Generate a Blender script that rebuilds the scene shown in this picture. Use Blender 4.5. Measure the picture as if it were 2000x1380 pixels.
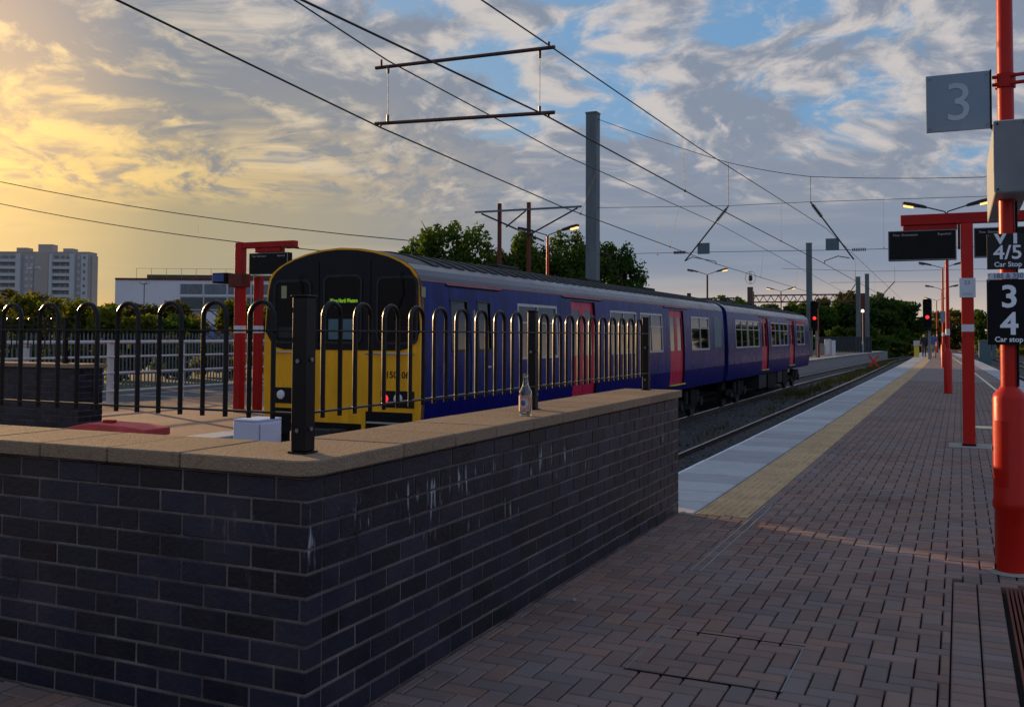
import bpy, bmesh, math, random
import numpy as np
from mathutils import Vector, Matrix
random.seed(7); RNG = np.random.default_rng(7)
scn = bpy.context.scene
for o in list(bpy.data.objects): bpy.data.objects.remove(o)
COL = scn.collection
R = math.radians

# ------------------------------------------------------------------ camera
cam_d = bpy.data.cameras.new('camera'); cam = bpy.data.objects.new('camera', cam_d); COL.objects.link(cam)
YAW, PITCH, ROLL = R(24.7215), R(2.0), R(0.25)
Fv = Vector((-math.sin(YAW)*math.cos(PITCH), math.cos(YAW)*math.cos(PITCH), math.sin(PITCH)))
R0 = Vector((math.cos(YAW), math.sin(YAW), 0)); U0 = R0.cross(Fv)
Rv = R0*math.cos(ROLL) + U0*math.sin(ROLL); Uv = -R0*math.sin(ROLL) + U0*math.cos(ROLL)
M = Matrix((Rv, Uv, -Fv)).transposed().to_4x4(); M.translation = (0, 0, 1.52)
cam.matrix_world = M
cam_d.sensor_width = 36; cam_d.lens = 34.2; cam_d.shift_y = -0.0516
cam_d.clip_start = 0.05; cam_d.clip_end = 6000
scn.camera = cam

# ------------------------------------------------------------------ light and sky
SUN_AZ, SUN_EL = R(64.5), R(8.0)                       # azimuth counted to the left of +Y
SUN = Vector((-math.sin(SUN_AZ)*math.cos(SUN_EL), math.cos(SUN_AZ)*math.cos(SUN_EL), math.sin(SUN_EL)))
sd = bpy.data.lights.new('sun', 'SUN'); sun = bpy.data.objects.new('sun', sd); COL.objects.link(sun)
sd.energy = 4.0; sd.angle = R(0.6); sd.color = (1.0, 0.62, 0.30)
sun.rotation_euler = (-SUN).to_track_quat('-Z', 'Y').to_euler()
scn.view_settings.view_transform = 'Standard'; scn.view_settings.look = 'None'
scn.view_settings.gamma = 1.0; scn.view_settings.exposure = 0.65; scn.view_settings.use_curve_mapping = False

class NT:
    """small helper that writes shader maths as calls"""
    def __init__(s, tree): s.t = tree; s.n = tree.nodes; s.l = tree.links
    def new(s, kind, **k):
        n = s.n.new(kind)
        for a, v in k.items(): setattr(n, a, v)
        return n
    def put(s, sock, v):
        if isinstance(v, bpy.types.NodeSocket): s.l.new(v, sock)
        elif v is not None:
            if sock.type in ('RGBA',) and not isinstance(v, (int, float)) and len(v) == 3: v = (*v, 1)
            sock.default_value = v
    def m(s, op, a, b=None, c=None, clamp=False):
        n = s.new('ShaderNodeMath', operation=op, use_clamp=clamp); s.put(n.inputs[0], a)
        if b is not None: s.put(n.inputs[1], b)
        if c is not None: s.put(n.inputs[2], c)
        return n.outputs[0]
    def v(s, op, a, b=None, scale=None):
        n = s.new('ShaderNodeVectorMath', operation=op); s.put(n.inputs[0], a)
        if b is not None: s.put(n.inputs[1], b)
        if scale is not None: s.put(n.inputs['Scale'], scale)
        return n.outputs['Value'] if op in ('DOT_PRODUCT', 'LENGTH') else n.outputs[0]
    def mix(s, f, a, b, blend='MIX'):
        n = s.new('ShaderNodeMix', data_type='RGBA', blend_type=blend); n.clamp_factor = True
        s.put(n.inputs[0], f); s.put(n.inputs[6], a); s.put(n.inputs[7], b); return n.outputs[2]
    def ss(s, x, a, b, lo=0.0, hi=1.0):
        n = s.new('ShaderNodeMapRange', interpolation_type='SMOOTHSTEP')
        for i, q in enumerate((x, a, b, lo, hi)): s.put(n.inputs[i], q)
        return n.outputs[0]
    def noise(s, vec, scale=1.0, detail=4.0, rough=.5, dist=0.0):
        n = s.new('ShaderNodeTexNoise'); s.put(n.inputs['Vector'], vec); s.put(n.inputs['Scale'], scale)
        s.put(n.inputs['Detail'], detail); s.put(n.inputs['Roughness'], rough); s.put(n.inputs['Distortion'], dist)
        return n.outputs['Fac']
    def xyz(s, v):
        n = s.new('ShaderNodeSeparateXYZ'); s.put(n.inputs[0], v); return n.outputs
    def comb(s, x, y, z):
        n = s.new('ShaderNodeCombineXYZ'); [s.put(n.inputs[i], q) for i, q in enumerate((x, y, z))]; return n.outputs[0]

world = bpy.data.worlds.new('World'); scn.world = world; world.use_nodes = True
w = NT(world.node_tree); w.n.clear()
sky = w.new('ShaderNodeTexSky', sky_type='NISHITA', sun_disc=False, sun_elevation=SUN_EL, sun_rotation=-SUN_AZ,
            altitude=50, air_density=1.0, dust_density=1.5, ozone_density=1.5)
d = w.new('ShaderNodeTexCoord').outputs['Generated']
d = w.v('NORMALIZE', d)
dx, dy, dz = w.xyz(d)
up = w.m('MAXIMUM', dz, 0.0)
inv = w.m('DIVIDE', 1.0, w.m('ADD', up, 0.30))
p = w.comb(w.m('MULTIPLY', dx, inv), w.m('MULTIPLY', dy, inv), 0.0)      # a flat cloud layer seen from below
near = w.v('DOT_PRODUCT', d, SUN)                                   # 1 towards the sun, -1 away from it
warm = w.ss(up, 0.36, 0.13, 0.20, 1.0)                              # warm light reaches the low clouds most
near_s = w.m('MULTIPLY', w.ss(near, 0.70, 1.0), warm)
near_t = w.m('MULTIPLY', w.ss(near, 0.86, 0.99), warm)
east = w.ss(near, 0.30, -0.6)
low_n = w.noise(w.v('ADD', p, (5.2, 1.3, 0)), 1.8, 3)
pw = w.v('ADD', p, w.v('SCALE', (.5, .4, 0), scale=w.m('SUBTRACT', low_n, .5)))
CLX, CLY = 4.9, 14.2
def clouds(vec):
    a = w.noise(w.v('ADD', vec, (3.1, 1.7, 0)), 5.4, 8, .58)
    b = w.noise(w.v('ADD', vec, (CLX, CLY, 2)), 0.95, 2, .5)
    return w.m('ADD', w.m('MULTIPLY', a, 0.60), w.m('MULTIPLY', b, 0.52))
c0 = clouds(pw)
c1 = clouds(w.v('ADD', pw, (SUN.x*0.045, SUN.y*0.045, 0)))
cover = w.ss(w.m('ADD', c0, w.m('MULTIPLY', near_s, 0.10)), 0.466, 0.556)
edge = w.m('MULTIPLY', w.m('SUBTRACT', c0, c1), 7.5)               # side of a cloud turned to the sun
thin = w.ss(c0, 0.64, 0.50)
fine = w.noise(pw, 15.0, 5, .62)
lit = w.m('ADD', w.m('ADD', edge, w.m('MULTIPLY', thin, 0.60)), w.m('MULTIPLY', w.m('SUBTRACT', fine, .46), 1.25))
lit = w.ss(lit, 0.08, 0.92)
dark_c = w.mix(near_s, (0.152, 0.180, 0.232), (0.205, 0.190, 0.165))
lite_c = w.mix(near_t, w.mix(near_s, (0.375, 0.352, 0.345), (0.44, 0.37, 0.26)), (0.58, 0.41, 0.15))
cl = w.mix(lit, dark_c, lite_c)
blue = w.v('SCALE', sky.outputs[0], scale=0.06)
blue = w.mix(0.65, blue, w.mix(near_s, (0.115, 0.255, 0.45), (0.36, 0.33, 0.24)))
col = w.mix(cover, blue, cl)
# veil near the horizon
streak = w.noise(w.comb(w.m('MULTIPLY', dx, 2.2), w.m('MULTIPLY', dy, 2.2), w.m('MULTIPLY', dz, 24.0)), 1.7, 4)
bright_c = w.mix(near_s, (0.30, 0.275, 0.26), (0.58, 0.40, 0.14))
band = w.m('MULTIPLY', w.ss(w.m('ADD', up, w.m('MULTIPLY', low_n, .12)), 0.30, 0.20), w.ss(fine, .36, .60))
col = w.mix(w.m('MULTIPLY', band, w.m('ADD', .15, w.m('MULTIPLY', near_s, .75))), col, bright_c)
veil_c = w.mix(near_s, (0.150, 0.178, 0.232), (0.305, 0.250, 0.138))
veil_c = w.mix(w.ss(streak, .48, .70, 0, .45), veil_c, w.mix(near_s, (0.27, 0.265, 0.265), (0.40, 0.30, 0.13)))
col = w.mix(w.ss(w.m('ADD', up, w.m('MULTIPLY', w.m('ADD', low_n, w.m('MULTIPLY', streak, .6)), .10)), 0.232, 0.185), col, veil_c)
glow_c = w.mix(near_s, (0.52, 0.385, 0.26), (0.58, 0.31, 0.065))
col = w.mix(w.m('MULTIPLY', w.ss(w.m('ADD', up, w.m('MULTIPLY', streak, .03)), w.m('ADD', .090, w.m('MULTIPLY', near_s, -.030)), 0.018), 0.72), col, glow_c)
halo = w.v('SCALE', (1.0, 0.55, 0.13), scale=w.m('MULTIPLY', w.ss(near, 0.93, 1.0), 0.42))
col = w.v('ADD', col, halo)
col = w.mix(w.ss(near, 0.55, -0.5), col, w.v('MULTIPLY', col, (1.0, 1.10, 1.30)))      # bluer sky away from the sunset
col = w.v('SCALE', col, scale=w.m('MULTIPLY', 10.0, w.m('ADD', 1.0, w.m('MULTIPLY', east, .15))))
bg = w.new('ShaderNodeBackground'); w.put(bg.inputs[0], col); bg.inputs[1].default_value = 0.10
out = w.new('ShaderNodeOutputWorld'); w.l.new(bg.outputs[0], out.inputs[0])

# ------------------------------------------------------------------ materials
MATS = {}
def mat(name, c, rough=.6, metal=0.0, var=.18, scale=5.0, bump=0.0, bscale=60.0, island=0.0, emit=0.0, spec=.5, c2=None, stretch=(1, 1, 1)):
    m = bpy.data.materials.new(name); m.use_nodes = True; n = NT(m.node_tree)
    b = n.n['Principled BSDF']; MATS[name] = m
    pos = n.new('ShaderNodeNewGeometry').outputs['Position']
    pos = n.v('MULTIPLY', pos, stretch)
    f = n.noise(pos, scale, 4, .6)
    colr = c if c2 is None else n.mix(n.ss(f, .4, .62), c, c2)
    k = n.m('ADD', n.m('MULTIPLY', n.m('SUBTRACT', f, .5), 4*var), 1.0)
    if island:
        rnd = n.m('FRACT', n.m('ADD', n.new('ShaderNodeObjectInfo').outputs['Random'], n.new('ShaderNodeNewGeometry').outputs['Random Per Island']))
        k = n.m('MULTIPLY', k, n.m('ADD', n.m('MULTIPLY', n.m('SUBTRACT', rnd, .5), 2*island), 1.0))
    if not isinstance(colr, bpy.types.NodeSocket): colr = n.mix(0.0, colr, colr)
    cc = n.v('SCALE', colr, scale=k)
    n.put(b.inputs['Base Color'], cc)
    n.put(b.inputs['Roughness'], n.m('ADD', rough, n.m('MULTIPLY', n.m('SUBTRACT', n.noise(pos, scale*2.3, 1), .5), .25), clamp=True))
    b.inputs['Metallic'].default_value = metal; b.inputs['Specular IOR Level'].default_value = spec
    if bump:
        bn = n.new('ShaderNodeBump'); bn.inputs['Strength'].default_value = bump; bn.inputs['Distance'].default_value = .01
        n.put(bn.inputs['Height'], n.noise(pos, bscale, 2, .6)); n.l.new(bn.outputs[0], b.inputs['Normal'])
    if emit:
        b.inputs['Emission Color'].default_value = (*c, 1); b.inputs['Emission Strength'].default_value = emit
    return m

def brick_tex(name, ca, cb, cm, bw, bh, rough=.75, mort=.006, swap=False):
    m = bpy.data.materials.new(name); m.use_nodes = True; n = NT(m.node_tree); b = n.n['Principled BSDF']; MATS[name] = m
    pos = n.new('ShaderNodeNewGeometry').outputs['Position']; x, y, z = n.xyz(pos)
    t = n.new('ShaderNodeTexBrick'); n.put(t.inputs['Vector'], n.comb(y, x, 0) if swap == 1 else n.comb(n.m('ADD', x, y), z, 0) if swap == 2 else n.comb(x, y, 0))
    for q, vv in (('Color1', ca), ('Color2', cb), ('Mortar', cm), ('Scale', 1.0), ('Mortar Size', mort), ('Brick Width', bw), ('Row Height', bh)): n.put(t.inputs[q], vv)
    f = n.noise(pos, 1.3, 5, .6)
    n.put(b.inputs['Base Color'], n.v('SCALE', t.outputs['Color'], scale=n.m('ADD', .55, n.m('MULTIPLY', f, .9))))
    b.inputs['Roughness'].default_value = rough
    bn = n.new('ShaderNodeBump'); bn.inputs['Strength'].default_value = .4; bn.inputs['Distance'].default_value = .01; bn.invert = True
    n.put(bn.inputs['Height'], t.outputs['Fac']); n.l.new(bn.outputs[0], b.inputs['Normal'])
    return m

mat('paver', (.205, .130, .112), .85, island=.17, var=.20, scale=.9, bump=.4, bscale=90, c2=(.165, .122, .115), spec=.3)
n = NT(MATS['paver'].node_tree); b = n.n['Principled BSDF']; base = b.inputs['Base Color'].links[0].from_socket
rnd = n.m('FRACT', n.m('MULTIPLY', n.m('ADD', n.new('ShaderNodeObjectInfo').outputs['Random'], n.new('ShaderNodeNewGeometry').outputs['Random Per Island']), 7.31))
base = n.mix(n.ss(rnd, .70, .95, 0, .4), base, (.130, .130, .132)); base = n.mix(n.ss(rnd, .20, .04, 0, .55), base, (.23, .135, .095))
pos = n.new('ShaderNodeNewGeometry').outputs['Position']
vo = n.new('ShaderNodeTexVoronoi'); vo.inputs['Scale'].default_value = 2.6; n.put(vo.inputs['Vector'], pos)
gum = n.m('MULTIPLY', n.ss(vo.outputs['Distance'], .055, .045), n.m('GREATER_THAN', n.xyz(vo.outputs['Color'])[0], .55))
stn = n.ss(n.noise(pos, .7, 5, .62, .4), .50, .70, 1.0, .72)
n.put(b.inputs['Base Color'], n.mix(n.m('MULTIPLY', gum, .55), n.v('SCALE', base, scale=stn), (.10, .095, .092)))
mat('paver_joint', (.022, .02, .02), .95)
brick_tex('paver_far', (.180, .120, .11), (.155, .118, .115), (.08, .065, .065), .2, .1, swap=1)
brick_tex('paver_left', (.27, .150, .090), (.215, .125, .080), (.13, .085, .06), .2, .1)
mat('edge_slab', (.385, .40, .42), .85, island=.20, var=.32, scale=2.4, bump=.4, bscale=70, c2=(.28, .295, .31), spec=.3)
mat('edge_nosing', (.62, .63, .63), .8, var=.2, scale=4)
mat('tactile', (.42, .295, .16), .8, island=.14, var=.2, scale=2.5, bump=.2, spec=.3)
mat('line_paint', (.62, .55, .34), .7, var=.25, scale=6)
mat('coping', (.275, .20, .130), .92, island=.14, var=.42, scale=13, bump=.9, bscale=90, c2=(.19, .14, .095), spec=.2)
mat('mortar', (.125, .100, .092), .95, var=.8, scale=3.2, bump=.4, bscale=120, spec=.2)
mat('concrete', (.24, .235, .22), .9, var=.2, bump=.3)
mat('steel_gray', (.17, .19, .205), .55, .3, var=.12)
mat('mast_gray', (.095, .130, .145), .6, .2, var=.25, scale=3, stretch=(1, 1, .2))
mat('rail_steel', (.09, .065, .05), .5, .6, var=.3, scale=8)
mat('rail_top', (.45, .42, .38), .25, 1.0, var=.1)
mat('sleeper', (.07, .06, .052), .9, island=.3)
mat('ballast', (.052, .052, .054), .95, var=.6, scale=9, bump=1.0, bscale=22, spec=.2)
mat('stones', (.085, .086, .090), .95, island=.6, spec=.2)
mat('dirt', (.07, .06, .042), .95, var=.4, scale=.6, bump=.6, bscale=8, c2=(.045, .055, .025))
mat('asphalt', (.06, .062, .066), .9, var=.25, scale=1.5, bump=.4, bscale=40)
mat('fence_black', (.005, .005, .007), .34, var=.25, spec=.22)
mat('bolt', (.22, .22, .23), .4, .8)
mat('glossy_red', (.47, .011, .004), .40, var=.22, scale=2.2, bump=.10, bscale=25, spec=.24, c2=(.40, .010, .006))
mat('dark_red', (.34, .009, .007), .5, var=.15, scale=3, spec=.2)
mat('white_paint', (.46, .465, .47), .55, var=.12)
mat('white_band', (.55, .58, .62), .5, var=.08)
mat('sign_gray', (.185, .250, .320), .6, var=.12, scale=2, spec=.25)
mat('sign_gray_text', (.36, .45, .53), .6, var=.05, spec=.25)
mat('box_gray', (.30, .32, .33), .55, var=.10, bump=.05)
mat('sign_black', (.004, .0045, .008), .45, var=.1, spec=.15)
mat('sign_charcoal', (.018, .021, .024), .5, var=.1, spec=.2)
mat('letter_white', (.74, .80, .88), .5, var=.05)
mat('letter_blue', (.08, .16, .30), .5, var=.05)
mat('paper', (.50, .55, .62), .7, var=.05)
mat('screen', (.003, .003, .004), .3, var=.1, spec=.15)
mat('led_dim', (.30, .30, .28), .5, emit=.05)
mat('led_green', (.30, .62, .03), .5, emit=.3)
mat('train_blue', (.0055, .0170, .122), .26, var=.34, scale=1.6, c2=(.0080, .0235, .145), spec=.08, stretch=(1, 2.6, .35))
mat('train_navy', (.0032, .0050, .110), .34, var=.25, scale=1.6, spec=.07, stretch=(1, 2.6, .5))
mat('train_door', (.50, .012, .060), .34, var=.22, scale=2, spec=.2, stretch=(1, 3, .4))
mat('train_roof', (.018, .020, .025), .45, .0, var=.30, scale=1.5, spec=.28, stretch=(1, .6, 1))
mat('cantrail', (.030, .045, .085), .24, var=.30, scale=1.2, spec=.55, stretch=(1, .5, 1))
mat('roof_rib', (.010, .011, .013), .6, .0, var=.25, scale=2, spec=.2)
mat('train_yellow', (.74, .355, .006), .45, var=.22, scale=2, spec=.25, stretch=(2.2, 1, .5))
mat('train_black', (.004, .0055, .010), .32, var=.2, scale=3, spec=.18)
mat('grille', (.05, .12, .14), .5)
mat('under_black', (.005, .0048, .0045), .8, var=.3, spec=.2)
mat('under_gray', (.022, .022, .024), .7, var=.3, spec=.3)
mat('seat_fabric', (.03, .035, .06), .9)
mat('frame_alu', (.38, .40, .41), .4, .6, var=.08)
mat('pink_line', (.36, .13, .14), .5)
mat('sticker', (.26, .27, .13), .5, var=.15)
mat('lamp_glass', (.55, .60, .65), .12, var=.05)
mat('tail_red', (1.0, .03, .05), .3, emit=.7)
mat('tail_off', (.16, .02, .025), .25)
mat('signal_red', (1.0, .03, .03), .3, emit=.9)
mat('lamp_glow', (1.0, .55, .15), .3, emit=1.3)
mat('lamp_pale', (1.0, .85, .55), .3, emit=1.2)
mat('lamp_body', (.012, .011, .012), .5, var=.1, spec=.25)
mat('wire', (.022, .021, .022), .5, .5)
mat('insulator', (.025, .02, .02), .4)
mat('rust_brown', (.12, .034, .022), .75, var=.3, scale=3, spec=.2)
mat('bar_brown', (.055, .020, .016), .6, var=.2)
mat('plate_blue', (.065, .12, .145), .5, var=.08)
mat('cam_blue', (.02, .05, .20), .4)
mat('cabinet', (.48, .53, .66), .55, var=.06, scale=2, spec=.3)
mat('lid_red', (.52, .07, .07), .6, var=.2, scale=3, spec=.25)
mat('bark', (.06, .045, .032), .9, var=.3, bump=.8, bscale=14)
mat('tower_wall', (.34, .315, .29), .9, var=.06, scale=.1)
mat('tower_side', (.34, .30, .27), .9, var=.06, scale=.1)
mat('tower_white', (.42, .43, .44), .85, var=.06, scale=.2)
mat('tower_dark', (.14, .15, .16), .4)
mat('block_wall', (.58, .59, .62), .8, var=.05, scale=.2)
mat('block_low', (.34, .32, .32), .8, var=.06, scale=.2)
mat('block_panel', (.055, .07, .07), .5, var=.1)
mat('block_glass', (.07, .10, .13), .15, var=.3, scale=.7)
mat('band_yellow', (.42, .33, .04), .6); mat('band_pink', (.32, .08, .12), .6); mat('pillar_blue', (.10, .17, .30), .6)
mat('palisade', (.10, .115, .125), .6, .2)
mat('dark_fence', (.012, .02, .028), .6)
mat('hivis', (.55, .42, .05), .6)
mat('board_red', (.65, .04, .02), .5)
mat('skin', (.45, .28, .2), .6); mat('hair', (.02, .015, .012), .7); mat('cloth_blue', (.05, .10, .28), .8); mat('cloth_tan', (.30, .24, .18), .8); mat('cloth_dark', (.015, .017, .025), .8)
mat('verge', (.05, .07, .025), .95, var=.4, scale=1.0, bump=.8, bscale=12)

def leaf_mat(name, c, tr=.5):
    m = bpy.data.materials.new(name); m.use_nodes = True; n = NT(m.node_tree); n.n.clear(); MATS[name] = m
    g = n.new('ShaderNodeNewGeometry'); f = n.noise(g.outputs['Position'], .55, 4, .6)
    k = n.m('MULTIPLY', n.m('ADD', .7, n.m('MULTIPLY', g.outputs['Random Per Island'], .6)), n.m('ADD', .35, n.m('MULTIPLY', f, 1.3)))
    cc = n.v('SCALE', n.mix(0.0, c, c), scale=k)
    df = n.new('ShaderNodeBsdfDiffuse'); n.put(df.inputs[0], cc)
    tl = n.new('ShaderNodeBsdfTranslucent'); n.put(tl.inputs[0], n.v('MULTIPLY', cc, (1.25, 1.2, .5)))
    mx = n.new('ShaderNodeMixShader'); mx.inputs[0].default_value = tr; n.l.new(df.outputs[0], mx.inputs[1]); n.l.new(tl.outputs[0], mx.inputs[2])
    o = n.new('ShaderNodeOutputMaterial'); n.l.new(mx.outputs[0], o.inputs[0]); return m
leaf_mat('leaf_green', (.058, .100, .022), .45); leaf_mat('leaf_dark', (.042, .082, .020), .4); leaf_mat('leaf_yellow', (.10, .115, .020), .5); leaf_mat('leaf_brown', (.085, .080, .030), .5)

def glass_mat(name, tint, clear):
    m = bpy.data.materials.new(name); m.use_nodes = True; n = NT(m.node_tree); n.n.clear(); MATS[name] = m
    t = n.new('ShaderNodeBsdfTransparent'); t.inputs[0].default_value = (*tint, 1)
    g = n.new('ShaderNodeBsdfGlossy'); g.inputs['Roughness'].default_value = .03; g.inputs[0].default_value = (.9, .92, .95, 1)
    fr = n.new('ShaderNodeFresnel'); fr.inputs[0].default_value = 1.5
    mx = n.new('ShaderNodeMixShader'); n.put(mx.inputs[0], n.m('ADD', n.m('MULTIPLY', fr.outputs[0], 1.0), .02, clamp=True))
    n.l.new(t.outputs[0], mx.inputs[1]); n.l.new(g.outputs[0], mx.inputs[2])
    o = n.new('ShaderNodeOutputMaterial'); n.l.new(mx.outputs[0], o.inputs[0]); return m
glass_mat('train_glass', (.085, .105, .105), .4); glass_mat('cab_glass', (.10, .12, .13), .1)

m = bpy.data.materials.new('bottle_glass'); m.use_nodes = True; MATS['bottle_glass'] = m
b = m.node_tree.nodes['Principled BSDF']; b.inputs['Transmission Weight'].default_value = 1; b.inputs['Roughness'].default_value = .03; b.inputs['IOR'].default_value = 1.47; b.inputs['Base Color'].default_value = (.90, .97, .93, 1)
m = bpy.data.materials.new('bottle_label'); m.use_nodes = True; MATS['bottle_label'] = m; n = NT(m.node_tree)
lp = n.xyz(n.new('ShaderNodeTexCoord').outputs['Generated'])
rr = n.v('LENGTH', n.v('SUBTRACT', n.comb(lp[0], n.m('MULTIPLY', lp[2], 1.25), 0), (.5, .66, 0)))
lc = n.mix(n.ss(n.noise(n.comb(lp[0], lp[1], lp[2]), 9, 4), .48, .56), (.42, .10, .07), (.50, .38, .30))
lc = n.mix(n.ss(rr, .42, .38), lc, (.46, .40, .42)); lc = n.mix(n.ss(rr, .24, .2), lc, (.05, .09, .17))
n.put(n.n['Principled BSDF'].inputs['Base Color'], lc); n.n['Principled BSDF'].inputs['Roughness'].default_value = .5

# blue engineering brick: dark, slightly glossy, pale lime runs
m = mat('brick', (.0098, .0125, .0270), .40, island=.50, var=.45, scale=4, bump=.28, bscale=34, c2=(.0140, .0130, .0215), spec=.36)
n = NT(m.node_tree); b = n.n['Principled BSDF']; base = b.inputs['Base Color'].links[0].from_socket
pos = n.new('ShaderNodeNewGeometry').outputs['Position']
px_, py_, pz_ = n.xyz(pos)
run = n.noise(n.comb(n.m('MULTIPLY', n.m('ADD', px_, py_), 26), n.m('MULTIPLY', n.m('SUBTRACT', px_, py_), 3), n.m('MULTIPLY', pz_, 3.5)), 1.0, 3, .6)
patch = n.noise(n.comb(n.m('ADD', px_, py_), 0, n.m('MULTIPLY', pz_, 2.5)), 1.3, 2)
stain = n.m('MULTIPLY', n.ss(run, .60, .69), n.ss(patch, .47, .60))
stain = n.m('MULTIPLY', stain, n.m('MULTIPLY', n.m('MULTIPLY', n.ss(pz_, .48, .6), n.ss(pz_, .90, .82)), n.m('ADD', .12, n.m('MULTIPLY', n.ss(px_, -2.24, -2.23), .88))))
n.put(b.inputs['Base Color'], n.mix(n.m('MULTIPLY', stain, .85), base, (.34, .36, .38)))

# ------------------------------------------------------------------ builders
def wloc(o):
    v = Vector((0, 0, 0))
    while o is not None: v += o.location; o = o.parent
    return v
def link(name, me, parent=None, loc=(0, 0, 0), m=None):
    o = bpy.data.objects.new(name, me); COL.objects.link(o); o.location = loc
    if parent is not None: o.parent = parent
    return o
def tag(o, label=None, cat=None, group=None, kind=None):
    if label: o['label'] = label
    if cat: o['category'] = cat
    if group: o['group'] = group
    if kind: o['kind'] = kind
    return o
def thing(name, label, cat, loc, group=None):
    o = bpy.data.objects.new(name, None); COL.objects.link(o); o.location = loc; o.empty_display_size = .1
    return tag(o, label, cat, group)
def copy_tree(o, dloc=(0, 0, 0), parent=None, label=None):
    c = o.copy(); COL.objects.link(c); c.parent = parent
    if parent is None: c.location = Vector(o.location) + Vector(dloc)
    if label: c['label'] = label
    for ch in [x for x in bpy.data.objects if x.parent == o]: copy_tree(ch, parent=c)
    return c

class MB:
    def __init__(s): s.v = []; s.f = []; s.mi = []; s.cur = 0
    def add(s, vs, fs):
        k = len(s.v); s.v += [tuple(q) for q in vs]; s.f += [tuple(i+k for i in f) for f in fs]; s.mi += [s.cur]*len(fs); return s
    def box(s, x0, x1, y0, y1, z0, z1):
        x0, x1 = min(x0, x1), max(x0, x1); y0, y1 = min(y0, y1), max(y0, y1)
        return s.add([(x0, y0, z0), (x1, y0, z0), (x1, y1, z0), (x0, y1, z0), (x0, y0, z1), (x1, y0, z1), (x1, y1, z1), (x0, y1, z1)],
                     [(0, 3, 2, 1), (4, 5, 6, 7), (0, 1, 5, 4), (1, 2, 6, 5), (2, 3, 7, 6), (3, 0, 4, 7)])
    def rbox(s, c, size, rz=0, tilt=None):
        hx, hy, hz = [q/2 for q in size]; mt = Matrix.Rotation(rz, 3, 'Z')
        if tilt: mt = mt @ Matrix.Rotation(tilt[1], 3, tilt[0])
        vs = [Vector(c) + mt @ Vector((a*hx, b_*hy, e*hz)) for e in (-1, 1) for a, b_ in ((-1, -1), (1, -1), (1, 1), (-1, 1))]
        return s.add(vs, [(0, 3, 2, 1), (4, 5, 6, 7), (0, 1, 5, 4), (1, 2, 6, 5), (2, 3, 7, 6), (3, 0, 4, 7)])
    def tube(s, pts, r, n=8, cap=True):
        pts = [Vector(q) for q in pts]; rs = r if isinstance(r, (list, tuple)) else [r]*len(pts); k = len(s.v); vs = []
        t = (pts[1]-pts[0]).normalized(); a = t.orthogonal().normalized()
        for i, q in enumerate(pts):
            if i == 0: tt = pts[1]-pts[0]
            elif i == len(pts)-1: tt = pts[-1]-pts[-2]
            else: tt = (pts[i+1]-q).normalized() + (q-pts[i-1]).normalized()
            tt.normalize(); a = (a - tt*a.dot(tt)).normalized(); b_ = tt.cross(a)
            for j in range(n):
                th = 2*math.pi*j/n + math.pi/n; vs.append(q + (a*math.cos(th) + b_*math.sin(th))*rs[i])
        fs = [(i*n+j, i*n+(j+1) % n, (i+1)*n+(j+1) % n, (i+1)*n+j) for i in range(len(pts)-1) for j in range(n)]
        if cap: fs += [tuple(range(n))[::-1], tuple((len(pts)-1)*n+j for j in range(n))]
        return s.add(vs, fs)
    def lathe(s, prof, c=(0, 0, 0), n=24):
        vs = [(c[0]+r*math.cos(2*math.pi*j/n), c[1]+r*math.sin(2*math.pi*j/n), c[2]+z) for r, z in prof for j in range(n)]
        fs = [(i*n+j, i*n+(j+1) % n, (i+1)*n+(j+1) % n, (i+1)*n+j) for i in range(len(prof)-1) for j in range(n)]
        fs += [tuple(range(n))[::-1], tuple((len(prof)-1)*n+j for j in range(n))]
        return s.add(vs, fs)
    def prism_y(s, poly, y0, y1):                     # outline in x,z (counter-clockwise seen from -y)
        k = len(poly); vs = [(x, y0, z) for x, z in poly] + [(x, y1, z) for x, z in poly]
        return s.add(vs, [tuple(range(k)), tuple(range(2*k-1, k-1, -1))] + [(i, i+k, (i+1) % k+k, (i+1) % k) for i in range(k)])
    def prism_x(s, poly, x0, x1):                     # outline in y,z
        k = len(poly); vs = [(x0, y, z) for y, z in poly] + [(x1, y, z) for y, z in poly]
        return s.add(vs, [tuple(range(k))[::-1], tuple(range(k, 2*k))] + [(i, (i+1) % k, (i+1) % k+k, i+k) for i in range(k)])
    def prism_z(s, poly, z0, z1):
        k = len(poly); vs = [(x, y, z0) for x, y in poly] + [(x, y, z1) for x, y in poly]
        return s.add(vs, [tuple(range(k))[::-1], tuple(range(k, 2*k))] + [(i, (i+1) % k, (i+1) % k+k, i+k) for i in range(k)])
    def mesh(s, name, mats, org=(0, 0, 0), smooth=False, bevel=0.0, fix=False):
        me = bpy.data.meshes.new(name); me.from_pydata([Vector(q)-Vector(org) for q in s.v], [], s.f)
        mats = mats if isinstance(mats, (list, tuple)) else [mats]
        for q in mats: me.materials.append(MATS[q])
        if len(mats) > 1: me.polygons.foreach_set('material_index', s.mi)
        if bevel or fix:
            bm = bmesh.new(); bm.from_mesh(me)
            bmesh.ops.recalc_face_normals(bm, faces=bm.faces)
            if bevel: bmesh.ops.bevel(bm, geom=[e for e in bm.edges if e.is_manifold and e.calc_face_angle(0) > .5], offset=bevel, segments=1, affect='EDGES', clamp_overlap=True)
            bm.to_mesh(me); bm.free()
        if smooth: me.polygons.foreach_set('use_smooth', [True]*len(me.polygons)); 
        if smooth: me.set_sharp_from_angle(angle=R(42))
        me.update(); return me
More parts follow.
